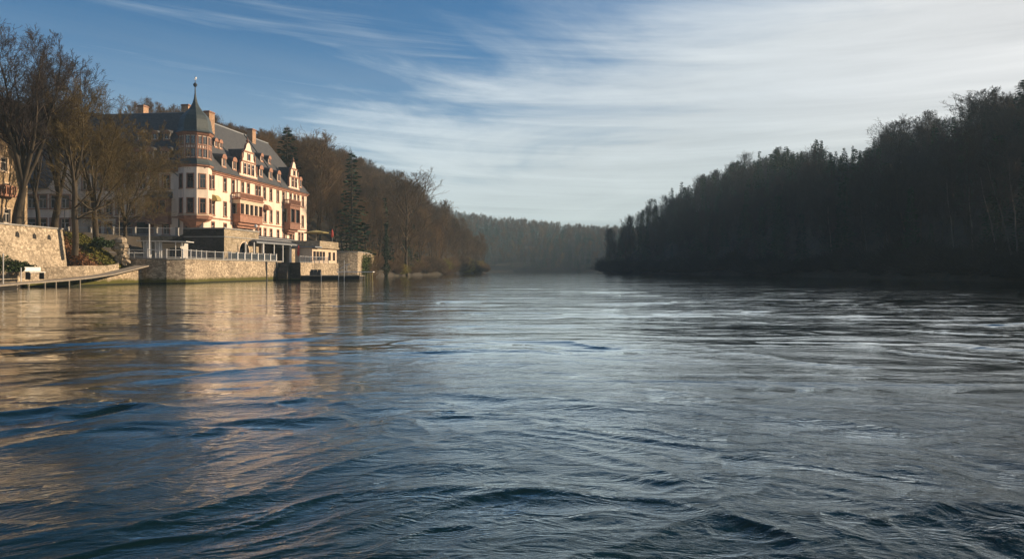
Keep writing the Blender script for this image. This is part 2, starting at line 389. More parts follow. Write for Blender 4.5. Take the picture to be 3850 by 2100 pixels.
# ------------------------------------------------------------------ water surface (a disc of rings, real swell near the shore where we stand)
rng = np.random.default_rng(5)
rad = [0.4]
while rad[-1] < 2600:
    r = rad[-1]; rad.append(r+max(.018, min(.0065*r, r*r/1357*.8)) if r < 130 else r*1.02)
rad = np.array(rad)
ang = np.concatenate([np.arange(-180, -40, 2.0), np.arange(-40, 40, .13), np.arange(40, 180, 2.0)])
ang = np.radians(ang)
RR, AA = np.meshgrid(rad, ang, indexing='ij')
WX = RR*np.sin(AA); WY = RR*np.cos(AA)
dr_ = np.gradient(rad)[:, None]*np.ones_like(RR)
def vnoise(x, y, seed):
    """smooth value noise"""
    xi = np.floor(x).astype(np.int64); yi = np.floor(y).astype(np.int64); xf = x-xi; yf = y-yi
    def h(a, b):
        n = (a*374761393+b*668265263+seed*1442695041) & 0x7fffffff
        n = ((n ^ (n >> 13))*1274126177) & 0x7fffffff
        return ((n ^ (n >> 16)) & 0xffff)/65535.0
    u = xf*xf*xf*(xf*(xf*6-15)+10); v = yf*yf*yf*(yf*(yf*6-15)+10)
    return (h(xi, yi)*(1-u)+h(xi+1, yi)*u)*(1-v)+(h(xi, yi+1)*(1-u)+h(xi+1, yi+1)*u)*v
H = np.zeros_like(WX)
wx = WX+1.9*(vnoise(WX*.35, WY*.35, 3)-.5)+.7*(vnoise(WX*.9, WY*.9, 13)-.5)+2.2*(vnoise(WX*.12, WY*.12, 9)-.5)
wy = WY+1.9*(vnoise(WX*.35, WY*.35, 4)-.5)+.7*(vnoise(WX*.9, WY*.9, 14)-.5)+2.2*(vnoise(WX*.12, WY*.12, 10)-.5)
wy = wy+.5*np.sqrt((WX-1)**2+25)
for (lam, amp, sx, rot, seed) in ((4.0, .100, .45, -.10, 21), (2.1, .110, .55, .30, 22), (1.15, .105, .68, -.35, 23), (.62, .074, .72, .45, 24), (.34, .045, .78, -.40, 25), (.19, .024, .8, .4, 26), (.10, .0090, .8, 0, 27)):
    ca, sa = math.cos(rot), math.sin(rot)
    u = (wx*ca+wy*sa)/lam*sx; v = (-wx*sa+wy*ca)/lam
    n = vnoise(u, v, seed)
    ridged = 1-np.abs(2*n-1)                              # sharp little crests
    n2_ = .40*n+.60*ridged**1.7
    H += amp*(n2_-.5)*sstep(lam/np.maximum(dr_, RR*.0045), 4.0, 9.0)
calm = (.35+.75*sstep(vnoise(WX*.22+3, WY*.34, 31), .30, .66))*(.42+.9*np.exp(-((WX-2)/11)**2-((WY-5)/9)**2)+.5*np.exp(-((WX-24)/20)**2-((WY-34)/30)**2))
H *= calm
H[-1] = 0
V = np.stack([WX, WY, H], -1).reshape(-1, 3)
nr, na = RR.shape; ii = np.arange(nr*na).reshape(nr, na); jj = np.roll(ii, -1, 1)
F = np.stack([ii[:-1], ii[1:], jj[1:], jj[:-1]], -1).reshape(-1, 4)
V = np.vstack([V, [[0, 0, 0]]]); cidx = len(V)-1
Fc = np.stack([ii[0], jj[0], np.full(na, cidx), np.full(na, cidx)], -1)
me = np_mesh('water', V, F[:, ::-1] if False else F, [M['water']], True)
water = place('water', me); tag(water, kind='structure')

# ------------------------------------------------------------------ hotel
HA = math.atan2(.9923, .1240)               # local x runs along the river front, local y goes inland
H0 = Vector((-51.04, 132.0, 0))
def ft(px, off=0.0):
    """distance along the river front (local x) at which photo column px meets the plane local y = -off"""
    r = (px-1925)/FPX; d = (.1240, .9923); n = (.9923, -.1240)
    x0, y0 = H0.x+n[0]*off, H0.y+n[1]*off
    return (x0-r*y0)/(r*d[1]-d[0])
def fz(py, t, off=0.0):
    Y = H0.y+t*.9923-off*.1240; return HC+(HOR-py)/FPX*Y
def gy_(px):
    r = (px-1925)/FPX; return (H0.x-H0.y*r)/(.9923+.1240*r)
hotel = empty('hotel', tuple(H0), HA)
tag(hotel, 'large cream and red sandstone hotel with slate roof and corner onion tower', 'hotel')
L, WD, WL, ZB, ZE, ZR = 45.0, 15.6, 33.0, 6.2, 18.5, 29.4
def window_mesh(wd, ht, surround='sandstone', mullion='frame_w', style=0):
    """a window centred on x, sill at z=0, wall face at y=0, outward = -y"""
    a = MB(); s = .16; m = M[surround]
    a.box(-wd/2-s, -wd/2, -.07, .24, -.02, ht+s, m); a.box(wd/2, wd/2+s, -.07, .24, -.02, ht+s, m)
    a.box(-wd/2, wd/2, -.07, .24, ht, ht+s, m)
    a.box(-wd/2-s-.08, wd/2+s+.08, -.14, .24, -.2, -.02, m)
    f = M[mullion]
    a.box(-wd/2, -wd/2+.07, .10, .18, 0, ht, f); a.box(wd/2-.07, wd/2, .10, .18, 0, ht, f)
    a.box(-wd/2+.07, wd/2-.07, .10, .18, 0, .08, f); a.box(-wd/2+.07, wd/2-.07, .10, .18, ht-.08, ht, f)
    a.box(-.04, .04, .10, .18, .08, ht*.66, f); a.box(-wd/2+.07, wd/2-.07, .10, .18, ht*.66, ht*.66+.08, f)
    g = MB(); g.poly([(-wd/2, .2, 0), (wd/2, .2, 0), (wd/2, .2, ht), (-wd/2, .2, ht)], M['pane'])
    return a.mesh('window'), g.mesh('pane')
WM = {}
def add_window(parent, x, z, wd, ht, face='river', y=0.0, surround='sandstone'):
    k = (round(wd, 2), round(ht, 2), surround)
    if k not in WM: WM[k] = window_mesh(wd, ht, surround)
    rz = 0.0 if face == 'river' else -math.pi/2
    loc = (x, y, z) if face == 'river' else (y, x, z)
    o = place('window', WM[k][0], parent, loc, rz); place('pane', WM[k][1], o)
    return o
def wall_sheet(a, x0, x1, z0, z1, holes, fn, m):
    """vertical wall with real openings: fn(x, z) -> 3-D point"""
    xs = sorted({x0, x1, *[h[0] for h in holes], *[h[1] for h in holes]})
    zs = sorted({z0, z1, *[h[2] for h in holes], *[h[3] for h in holes]})
    for xa, xb in zip(xs, xs[1:]):
        for za, zb in zip(zs, zs[1:]):
            cx, cz = (xa+xb)/2, (za+zb)/2
            if any(h[0] < cx < h[1] and h[2] < cz < h[3] for h in holes): continue
            a.poly([fn(xa, za), fn(xb, za), fn(xb, zb), fn(xa, zb)], m)
# river-front windows: photo columns of the windows in each storey
c2 = lambda x: 480+x*.28470
rows = {
 'g': (7.75, 9.75, [1125, 1285, 1400, 1535, 1610, 1700, 1745, 1812, 1892, 1984, 2060, 2150, 2185, 2265, 2305]),
 '1': (11.05, 13.5, [1125, 1285, 1395, 1812, 1892, 1980, 2058, 2310]),
 '2': (15.4, 17.7, [1122, 1283, 1390, 1515, 1592, 1700, 1738, 1805, 1890, 1980, 2055, 2150, 2205, 2252, 2312]),
}
holes = []; wins = []
for key, (z0, z1, cols) in rows.items():
    for cx in cols:
        t_ = ft(c2(cx)); wd = 1.0 if key != 'g' else .95
        holes.append((t_-wd/2, t_+wd/2, z0, z1)); wins.append((t_, z0, wd, z1-z0))
a = MB()
wall_sheet(a, 0, L, ZB, ZE, holes, lambda x, z: (x, 0, z), M['stucco'])
# front wing facing the camera
fh = []; fw = []
for px_ in (581, 625, 535, 492, 450, 408, 366, 322):
    yy = gy_(px_); fh.append((yy-.6, yy+.6, 15.2, 17.5)); fw.append((yy, 15.2, 1.2, 2.3))
for px_ in (492, 450, 408, 366, 322):
    yy = gy_(px_); fh.append((yy-.6, yy+.6, 11.0, 13.3)); fw.append((yy, 11.0, 1.2, 2.3))
for px_ in (625, 705, 450, 408, 366):
    yy = gy_(px_); fh.append((yy-.55, yy+.55, 7.6, 9.7)); fw.append((yy, 7.6, 1.1, 2.1))
wall_sheet(a, 0, WL, ZB, ZE, fh, lambda y, z: (0, y, z), M['stucco'])
a.poly([(L, 0, ZB), (L, WD, ZB), (L, WD, ZE), (L, 0, ZE)], M['stucco'])
a.poly([(L, WD, ZB), (16, WD, ZB), (16, WD, ZE), (L, WD, ZE)], M['stucco'])
a.poly([(16, WD, ZB), (16, WL, ZB), (16, WL, ZE), (16, WD, ZE)], M['stucco'])
a.poly([(0, WL, ZB), (16, WL, ZB), (16, WL, ZE), (8, WL, ZR), (0, WL, ZE)], M['stucco'])
a.build('wall', hotel)
for (t_, z0, wd, ht) in wins: add_window(hotel, t_, z0, wd, ht)
for (yy, z0, wd, ht) in fw: add_window(hotel, yy, z0, wd, ht, 'front')
# string courses and eaves cornice
a = MB()
for z_, h_, o_ in ((10.32, .22, .10), (ZE-.55, .55, .22)):
    a.box(2.5, L+o_, -o_, -.002, z_, z_+h_, M['sandstone']); a.box(-o_, -.002, 3.5, WL, z_, z_+h_, M['sandstone'])
a.box(2.5, L+.42, -.42, -.23, ZE-.22, ZE+.02, M['sandstone']); a.box(-.42, -.23, 3.5, WL, ZE-.22, ZE+.02, M['sandstone'])
a.build('cornice', hotel)
# roof of both wings, mitred at the corner, with a flared foot
prof = [(-.6, ZE-.05), (1.0, 20.5), (7.8, ZR)]
a = MB(); lv = []
for o_, z_ in prof:
    e = L+.0-o_*.33
    lv.append([(o_, WL+.3, z_), (o_, o_, z_), (e, o_, z_), (e, WD-o_, z_), (16-o_, WD-o_, z_), (16-o_, WL+.3, z_)])
for A, B in zip(lv, lv[1:]):
    for i in range(5): a.poly([A[i], A[i+1], B[i+1], B[i]], M['slate'])
A = lv[0]
a.poly([A[0], A[1], (.3, .3, ZE-.08), (.3, WL, ZE-.08)], M['slate_dome']); a.poly([A[1], A[2], (L-.3, .3, ZE-.08), (.3, .3, ZE-.08)], M['slate_dome'])
a.box(8.2, L-2.6, 7.7, 7.95, ZR-.1, ZR+.12, M['grey_metal']); a.box(7.9, 8.1, 7.8, WL, ZR-.1, ZR+.12, M['grey_metal'])
roof = a.build('roof', hotel)
tf = ft(990)
# firewall ridge across the river-front roof
a = MB(); xw = 30.6
a.extrude([(xw, -.45, ZE+.2), (xw, 1.0, 20.75), (xw, 7.8, ZR+.25), (xw, 7.8, ZR-.3), (xw, 1.0, 20.2), (xw, -.3, ZE)], (.25, 0, 0), M['dark_metal']); a.build('firewall', roof)
# chimneys
def chimney(x, y, z0, z1, wx_, wy_, parent):
    a = MB(); a.box(x-wx_/2, x+wx_/2, y-wy_/2, y+wy_/2, z0, z1-.3, M['brick'])
    a.box(x-wx_/2-.1, x+wx_/2+.1, y-wy_/2-.1, y+wy_/2+.1, z1-.3, z1-.1, M['sand_dark'])
    a.box(x-wx_/2, x+wx_/2, y-wy_/2, y+wy_/2, z1-.1, z1, M['brick'])
    a.build('chimney', parent)
chimney(9.5, 16.6, 27.5, 31.2, 1.6, 1.1, roof)
chimney(9.5, 8.2, 28.0, 31.1, 1.6, 1.3, roof)
chimney(13.2, 6.0, 26.0, 30.6, 2.0, 1.1, roof)
chimney(33.0, 7.2, 27.5, 30.9, 1.6, 1.2, roof)
# small dormers: arched front of stucco and sandstone, slate cheeks running back into the roof
def roof_z(o):  return np.interp(o, [p[0] for p in prof], [p[1] for p in prof])
def dormer_mesh(wd, ht, depth):
    a = MB(); h = wd/2; n = 8
    arch = [(h*math.cos(math.pi*i/n), ht-h*.9+h*.9*math.sin(math.pi*i/n)) for i in range(n+1)]
    prof_ = [(-h, 0), (h, 0)]+arch
    pts = [(x, 0, z) for x, z in prof_]
    a.extrude(pts, (0, depth, 0), M['slate'])
    sm = [(x*1.0, z) for x, z in prof_]
    a.extrude([(x, -.06, z) for x, z in sm], (0, .055, 0), M['stucco'])
    ww = h*.52
    a.box(-ww, ww, -.085, -.062, .35, ht-h*.95, M['glass'])
    a.box(-ww-.12, -ww, -.14, -.062, .25, ht-h*.9, M['sandstone']); a.box(ww, ww+.12, -.14, -.062, .25, ht-h*.9, M['sandstone'])
    a.box(-h-.08, h+.08, -.18, -.062, ht-h*.95, ht-h*.8, M['sandstone']); a.box(-h-.05, h+.05, -.16, -.062, 0, .2, M['sandstone'])
    a.box(-.03, .03, -.12, -.086, .35, ht-h*.95, M['frame_w'])
    # swept slate roof
    rp = [(x*1.14, z+.12) for x, z in arch]
    b0 = [(x, -.22, z) for x, z in rp]; b1 = [(x*1.25, depth, z+.35) for x, z in rp]
    for i in range(n): a.poly([b0[i], b0[i+1], b1[i+1], b1[i]], M['slate'])
    a.poly(b0+[(-h*.99, -.22, ht-h*.9), (h*.99, -.22, ht-h*.9)][::1], M['sandstone'])
    return a.mesh('dormer')
DM = dormer_mesh(1.5, 2.3, 3.0); DS = dormer_mesh(1.2, 1.7, 2.4)
for px_, low_ in ((839, 1), (878, 1), (978, 1), (1014, 1), (1045, 1), (1126, 1), (811, 0), (828, 0), (983, 0), (1012, 0)):
    o_ = .35 if low_ else 3.4
    t_ = ft(px_+ (2 if low_ else 0), -o_)
    place('dormer', DM if low_ else DS, roof, (t_, o_, float(roof_z(o_))-.15))
for px_, low_ in ((614, 1), (556, 1), (508, 1), (455, 1), (604, 0), (558, 0), (505, 0), (400, 1)):
    o_ = .6 if low_ else 3.6; yy = gy_(px_)+(0 if low_ else 1.0)
    place('dormer', DM if low_ else DS, roof, (o_, yy, float(roof_z(o_))-.1), -math.pi/2)
# two large ornate gables
def big_gable(t0, t1, ztop, parent):
    c = (t0+t1)/2; hw = (t1-t0)/2; zb = ZE+.0; H_ = ztop-zb
    half = [(hw, 0), (hw, .10), (hw*.93, .16), (hw*.82, .22), (hw*.78, .34), (hw*.80, .46), (hw*.66, .50), (hw*.56, .56), (hw*.52, .68), (hw*.54, .74), (hw*.38, .78), (hw*.28, .85), (hw*.22, .93), (hw*.10, .985), (0, 1.0)]
    pts = [(c+x, -.28, zb-.05+z*H_) for x, z in half]+[(c-x, -.28, zb-.05+z*H_) for x, z in half[-2::-1]]
    a = MB(); a.extrude(pts, (0, .45, 0), M['stucco'], M['sandstone'])
    for zf, k in ((.02, .98), (.44, .80), (.72, .56)):
        a.box(c-hw*k, c+hw*k, -.42, -.283, zb+zf*H_, zb+zf*H_+.24, M['sandstone'])
    for s_ in (-1, 1):
        for zf, k in ((.10, .90), (.47, .72)):
            a.box(c+s_*hw*k-.14, c+s_*hw*k+.14, -.38, -.283, zb+zf*H_, zb+(zf+.30 if zf < .3 else zf+.2)*H_, M['sandstone'])
        a.lathe([(0, zb+.50*H_), (.2, zb+.50*H_+.15), (.12, zb+.5*H_+.5), (.02, zb+.5*H_+.9)], (c+s_*hw*.72, -.1), M['sandstone'], 6)
    a.lathe([(.02, ztop-.1), (.26, ztop+.15), (.28, ztop+.4), (.1, ztop+.6), (.05, ztop+1.0), (0, ztop+1.2)], (c, -.06), M['sand_dark'], 8)
    g = a.build('gable', parent)
    w_ = MB()
    xs = (-.62, 0, .62) if hw > 3 else (-.4, .4)
    for x in xs:
        x = x*hw*.72
        w_.box(c+x-.42, c+x+.42, -.33, -.284, zb+.12*H_, zb+.12*H_+1.9, M['glass'])
        w_.box(c+x-.56, c+x-.42, -.40, -.284, zb+.12*H_-.1, zb+.12*H_+2.0, M['sandstone']); w_.box(c+x+.42, c+x+.56, -.40, -.284, zb+.12*H_-.1, zb+.12*H_+2.0, M['sandstone'])
        w_.box(c+x-.42, c+x+.42, -.36, -.334, zb+.12*H_+1.2, zb+.12*H_+1.28, M['frame_w'])
    w_.box(c-.42, c+.42, -.33, -.284, zb+.52*H_, zb+.68*H_, M['glass'])
    w_.box(c-.56, c-.42, -.4, -.284, zb+.50*H_, zb+.70*H_, M['sandstone']); w_.box(c+.42, c+.56, -.4, -.284, zb+.50*H_, zb+.70*H_, M['sandstone'])
    w_.build('gable_window', g)
    r_ = MB(); rt = ztop-1.1; e = hw*.86; ez = zb+.6
    r_.extrude([(c-e, .18, ez), (c+e, .18, ez), (c, .18, rt)], (0, 8.5, 0), M['slate'])
    r_.build('gable_roof', g)
big_gable(ft(895), ft(962), fz(535, ft(925)), roof)
big_gable(ft(1080), ft(1121), fz(606, ft(1096)), roof)
# corner tower
tower = empty('tower', (.55, 1.75, 0), 0, hotel)
rt_ = R(22.5)-HA+R(-90)+R(4)
a = MB(); TR = 2.62
def octa(r): return [(r*math.cos(rt_+R(45)*i), r*math.sin(rt_+R(45)*i)) for i in range(8)]
a.lathe([(TR, 10.5), (TR, 19.0)], (0, 0), M['stucco'], 8, rt_)
a.lathe([(TR-.08, 19.7), (TR-.08, 24.2)], (0, 0), M['stucco'], 8, rt_)
a.build('tower_wall', tower)
a = MB()
a.lathe([(.25, 6.9), (.55, 7.6), (.9, 8.2), (1.35, 8.9), (1.5, 9.0), (1.9, 9.6), (2.5, 10.0), (TR+.05, 10.1), (TR+.05, 10.35), (TR+.16, 10.4), (TR+.16, 10.62), (TR-.05, 10.64)], (0, 0), M['sandstone'], 8, rt_)
a.build('corbel', tower)
a = MB()
a.lathe([(TR-.02, 18.55), (TR+.30, 18.75), (TR+.36, 19.0), (TR-.02, 19.0)], (0, 0), M['sandstone'], 8, rt_)
a.build('tower_cornice', tower); a = MB()
a.lathe([(TR-.1, 23.75), (TR+.12, 23.85), (TR+.34, 24.15), (TR+.34, 24.3), (TR-.1, 24.3)], (0, 0), M['sandstone'], 8, rt_)
a.build('tower_cornice', tower); a = MB()
a.lathe([(TR, 10.64), (TR+.07, 10.66), (TR+.07, 11.0), (TR, 11.02)], (0, 0), M['cream_trim'], 8, rt_)
a.build('tower_cornice', tower)
a = MB()
a.lathe([(TR+.42, 18.98), (TR+.1, 19.5), (TR-.10, 20.0)], (0, 0), M['slate_dome'], 8, rt_)
a.build('skirt_roof', tower)
a = MB()
zt = 24.25; u = .0126*1.01
prof_t = [(TR+.50, zt+.02), (TR+.18, zt+.35), (2.66, zt+.75), (2.58, zt+1.5), (2.44, zt+2.2), (2.12, zt+2.9), (1.64, zt+3.45), (1.15, zt+3.95), (.70, zt+4.6), (.42, zt+5.2), (.23, zt+5.9), (.11, zt+6.8), (.07, zt+7.8)]
a.lathe(prof_t, (0, 0), M['slate_dome'], 8, rt_)
a.lathe([(TR+.55, zt+.02), (TR-.1, zt+.02)], (0, 0), M['sandstone'], 8, rt_)
dome = a.build('onion_dome', tower)
a = MB()
a.lathe([(.06, zt+7.8), (.28, zt+8.0), (.36, zt+8.25), (.2, zt+8.45), (.05, zt+8.6), (.035, zt+9.6), (.0, zt+9.7)], (0, 0), M['dark_metal'], 8)
a.box(-.3, .32, -.03, .03, zt+9.05, zt+9.12, M['pale_metal']); a.poly([(.1, 0, zt+9.2), (.5, 0, zt+9.3), (.5, 0, zt+9.6), (.1, 0, zt+9.5)], M['pale_metal'])
a.build('weather_vane', dome)
oc = octa(TR); faces = []
for i in range(8):
    p0, p1 = Vector((*oc[i], 0)), Vector((*oc[(i+1) % 8], 0)); mid = (p0+p1)/2
    wn = Matrix.Rotation(HA, 3, 'Z') @ mid
    faces.append((math.atan2(wn.x, -wn.y), i, p0, p1, mid))
faces.sort(key=lambda f: abs(f[0]-R(8)))
for (an, i, p0, p1, mid) in faces[:4]:
    d_ = (p1-p0).normalized(); n_ = mid.normalized(); rz_ = math.atan2(d_.y, d_.x)
    if Vector((math.sin(rz_), -math.cos(rz_), 0)).dot(n_) < 0: rz_ += math.pi
    for z0, z1, ww in ((11.1, 13.4, .95), (15.2, 17.4, .95)):
        k = (ww, round(z1-z0, 2), 'tw')
        if k not in WM:
            q = MB(); h_ = z1-z0
            q.box(-ww/2-.15, -ww/2, -.10, .02, -.05, h_+.15, M['sandstone']); q.box(ww/2, ww/2+.15, -.10, .02, -.05, h_+.15, M['sandstone'])
            q.box(-ww/2, ww/2, -.10, .02, h_, h_+.15, M['sandstone']); q.box(-ww/2-.2, ww/2+.2, -.16, .02, -.2, -.05, M['sandstone'])
            q.box(-ww/2, ww/2, -.03, .01, -.05, h_, M['glass'])
            q.box(-.035, .035, -.055, -.031, -.05, h_*.66, M['frame_b']); q.box(-ww/2, ww/2, -.055, -.031, h_*.66, h_*.66+.07, M['frame_b'])
            WM[k] = q.mesh('window')
        place('window', WM[k], tower, (mid.x, mid.y, z0), rz_)
    # half-timbered top storey: posts, rails and two rows of paired windows
    fl = (p1-p0).length
    q = MB(); T = M['sandstone']
    for x in (-fl/2+.10, -.09, fl/2-.28): q.box(x, x+.18, -.06, .0, 19.95, 23.8, T)
    for z in (19.95, 21.55, 22.15): q.box(-fl/2+.1, fl/2-.1, -.075, -.0, z, z+.16, T)
    for s_ in (-1, 1):
        xc = s_*fl*.225
        for z0, z1 in ((20.25, 21.5), (22.4, 23.6)):
            q.box(xc-.33, xc+.33, -.05, -.01, z0, z1, M['glass'])
            q.box(xc-.42, xc-.33, -.10, -.01, z0, z1+.02, T); q.box(xc+.33, xc+.42, -.10, -.01, z0, z1+.02, T)
            q.box(xc-.025, xc+.025, -.07, -.051, z0, z1, M['frame_w'])
        q.box(xc-.05, xc+.05, -.05, -.01, 21.71, 22.15, T)
    q.build('timber_frame', tower, (mid.x*.975, mid.y*.975, 0), rz_)
# loggia bays on the river front
def bay(t0, t1, out, zb, zt_, nw, matb, rail=True, tall=0):
    b_ = empty('balcony', (0, 0, 0), 0, hotel)
    a = MB(); m_ = M[matb]
    a.box(t0, t1, -out, -.01, zb, zb+1.25, m_)                       # parapet
    a.box(t0-.12, t1+.12, -out-.12, -.01, zb+1.25, zb+1.42, m_)
    a.box(t0+.3, t1-.3, -out*.7, -.01, zb-.5, zb, m_); a.box(t0+.8, t1-.8, -out*.4, -.01, zb-.95, zb-.5, m_)
    a.box(t0, t1, -out, -.01, zt_-.95, zt_-.25, M['cream_trim' if nw > 4 else matb]); a.box(t0-.2, t1+.2, -out-.2, -.01, zt_-.25, zt_, m_)
    w_ = (t1-t0)/nw
    for i in range(nw+1):
        x = t0+i*w_; pw = .26
        xa, xb = max(t0, x-pw), min(t1, x+pw)
        a.box(xa, xb, -out, -out+.35, zb+1.42, zt_-.95, M['cream_trim'] if 0 < i < nw and nw > 4 else m_)
    a.box(t0, t0+.3, -out+.36, -.9, zb+1.42, zt_-.95, m_); a.box(t1-.3, t1, -out+.36, -.9, zb+1.42, zt_-.95, m_)
    a.build('bay_wall', b_)
    g = MB()
    g.box(t0+.3, t1-.3, -out+.40, -out+.44, zb+1.42, zt_-.95, M['glass'])
    for i in range(nw):
        x = t0+(i+.5)*w_; g.box(x-.03, x+.03, -out+.34, -out+.39, zb+1.42, zt_-.95, M['frame_w'])
    g.box(t0+.08, t0+.12, -out+.4, -.6, zb+1.42, zt_-.95, M['glass'])
    g.build('bay_window', b_)
    if rail:
        r_ = MB(); rz0 = zt_
        n = int((t1-t0)/.32)
        for i in range(n+1):
            x = t0+(t1-t0)*i/n; r_.box(x-.06, x+.06, -out-.1, -out+.02, rz0, rz0+.8, m_)
        for i in range(int(out/.32)):
            y = -out+.2+i*.32; r_.box(t0-.08, t0+.04, y-.06, y+.06, rz0, rz0+.8, m_)
        r_.box(t0-.15, t1+.15, -out-.16, -out+.08, rz0+.8, rz0+.98, m_); r_.box(t0-.15, t0+.1, -out+.081, -.01, rz0+.8, rz0+.98, m_)
        r_.build('balustrade', b_)
    return b_
b1_ = bay(ft(903, 1.5), ft(988, 1.5), 1.5, fz(838, 14), fz(747, 12), 5, 'sandstone')
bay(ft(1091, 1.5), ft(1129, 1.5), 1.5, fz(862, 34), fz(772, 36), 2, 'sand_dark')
# dark-roofed bay on the shaded front
a = MB(); y0, y1 = gy_(645), gy_(560)
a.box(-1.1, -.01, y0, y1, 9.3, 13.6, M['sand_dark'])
for y in np.linspace(y0+.5, y1-1.3, 3): a.box(-1.14, -1.11, y, y+.85, 11.0, 13.1, M['glass']); a.box(-1.2, -1.115, y-.1, y, 10.9, 13.2, M['sandstone'])
a.extrude([(-1.5, y0-.2, 13.6), (-.01, y0-.2, 13.6), (-.01, y0-.2, 14.7)], (0, y1-y0+.4, 0), M['slate'])
a.build('bay', hotel)
# half-round awnings over two first-floor windows
for (cx, mm) in ((1135, 'yellow_post'), (1820, 'sandstone')):
    t_ = ft(c2(cx)); a = MB(); n = 6
    pr = [(0, 0)]+[(-.95*math.cos(R(90)*i/n), 1.05*math.sin(R(90)*i/n)) for i in range(n+1)]
    a.extrude([(t_-.75, y-.08, 13.35+z) for y, z in pr], (1.5, 0, 0), M[mm]); a.build('awning', hotel)
# rain pipes
for px_ in (890, 1074):
    t_ = ft(px_); a = MB(); a.tube([(t_, -.16, ZE-.4), (t_, -.16, ZB)], .09, M['dark_metal']); a.build('drainpipe', hotel)
a = MB(); yp = gy_(674); a.tube([(-.5, yp+1.2, ZE-.3), (-.16, yp, ZE-1.3), (-.16, yp, ZB)], .10, M['dark_metal']); a.build('drainpipe', hotel)
a = MB()
for k in range(2):
    y_ = gy_(545-k*70); a.box(-.5, -.01, y_-1.6, y_+1.6, ZB, 10.2, M['sand_dark']); a.box(-.55, -.501, y_-1.1, y_+1.1, ZB, 9.6, M['dark_in'])
a.build('arcade', hotel)

# ------------------------------------------------------------------ annex left of the hotel, behind the trees
annex = empty('annex_house', (0, 0, 0)); tag(annex, 'plain shaded house with dark roof half hidden behind the bare trees', 'house')
a = MB(); x0, x1, y0 = -86.0, -74.6, 128.0
hs = []
for px_ in (118, 160, 205, 245):
    x = (px_-1925)/FPX*y0
    for z0 in (7.8, 11.6): hs.append((x-.65, x+.65, z0, z0+2.1))
wall_sheet(a, x0, x1, 5.5, 15.4, hs, lambda x, z: (x, y0, z), M['stucco'])
a.poly([(x1, y0, 5.5), (x1, 140, 5.5), (x1, 140, 15.4), (x1, 134, 21), (x1, y0, 15.4)], M['stucco'])
a.poly([(x0, y0, 5.5), (x0, 140, 5.5), (x0, 140, 15.4), (x0, 134, 21), (x0, y0, 15.4)], M['stucco'])
a.poly([(x0, 140, 5.5), (x1, 140, 5.5), (x1, 140, 15.4), (x0, 140, 15.4)], M['stucco'])
a.build('wall', annex)
for h_ in hs: add_window(annex, (h_[0]+h_[1])/2, h_[2], 1.3, 2.1, 'river', y0)
a = MB()
a.extrude([(x0-.4, y0-.6, 15.0), (x0-.4, 134, 21.2), (x0-.4, 140.6, 15.0), (x0-.4, 140.6, 14.7), (x0-.4, 134, 20.9), (x0-.4, y0-.6, 14.7)], (x1-x0+.8, 0, 0), M['slate']); a.build('roof', annex)

# ------------------------------------------------------------------ old stone house at the left edge
old = empty('stone_house', (0, 0, 0)); tag(old, 'sunlit ochre stone house with brown tiled roof at the left edge', 'house')
X0 = -57.7
hs = []
for (pa, pb, ya, yb) in ((2, 26, 594, 642), (12, 36, 690, 740), (14, 38, 786, 838)):
    r0_, r1_ = (pa-1925)/FPX, (pb-1925)/FPX
    Ya, Yb = X0/r0_, X0/r1_; Ym = (Ya+Yb)/2
    hs.append((Ya, Yb, HC+(HOR-yb)/FPX*Ym, HC+(HOR-ya)/FPX*Ym))
a = MB(); ZEo = 17.4
allh = []
for h_ in hs:
    for k in (0, -3.4, -6.8, -10.2): allh.append((h_[0]+k, h_[1]+k, h_[2], h_[3]))
wall_sheet(a, 66, 95, 5.4, ZEo, allh, lambda y, z: (X0, y, z), M['tower_ruin'])
a.poly([(X0, 95, 5.4), (X0-12, 95, 5.4), (X0-12, 95, ZEo), (X0, 95, ZEo)], M['tower_ruin'])
a.poly([(X0, 66, 5.4), (X0-12, 66, 5.4), (X0-12, 66, ZEo), (X0, 66, ZEo)], M['tower_ruin'])
a.poly([(X0-12, 66, 5.4), (X0-12, 95, 5.4), (X0-12, 95, ZEo), (X0-12, 66, ZEo)], M['tower_ruin'])
a.build('wall', old)
for h_ in allh:
    wd, ht = h_[1]-h_[0], h_[3]-h_[2]
    k = (round(wd, 1), round(ht, 1), 'old')
    if k not in WM: WM[k] = window_mesh(wd, ht, 'cream_trim', 'frame_w')
    o = place('window', WM[k][0], old, (X0, (h_[0]+h_[1])/2, h_[2]), math.pi/2); place('pane', WM[k][1], o)
a = MB()
E = [(X0+.7, 95.7, ZEo-.1), (X0-12.7, 95.7, ZEo-.1), (X0-12.7, 65.3, ZEo-.1), (X0+.7, 65.3, ZEo-.1)]
ra, rb = (X0-6, 91, 27.0), (X0-6, 70, 27.0)
a.poly([E[0], E[3], rb, ra], M['tiles']); a.poly([E[1], E[0], ra], M['tiles']); a.poly([E[2], E[1], ra, rb], M['tiles']); a.poly([E[3], E[2], rb], M['tiles']); a.poly(E, M['sand_dark'])
a.build('roof', old)
a = MB(); a.box(X0+.002, X0+.25, 66, 95.2, ZEo-.5, ZEo-.12, M['cream_trim']); a.build('cornice', old)
a = MB(); Yb0 = 90.8
a.box(X0, X0+.7, 84, 91.9, 10.0, 10.25, M['sandstone'])
for y in np.arange(84.1, 91.8, .45): a.box(X0+.55, X0+.68, y, y+.16, 10.25, 11.1, M['sandstone'])
a.box(X0+.5, X0+.72, 84, 91.9, 11.1, 11.25, M['sandstone']); a.build('balcony', old)

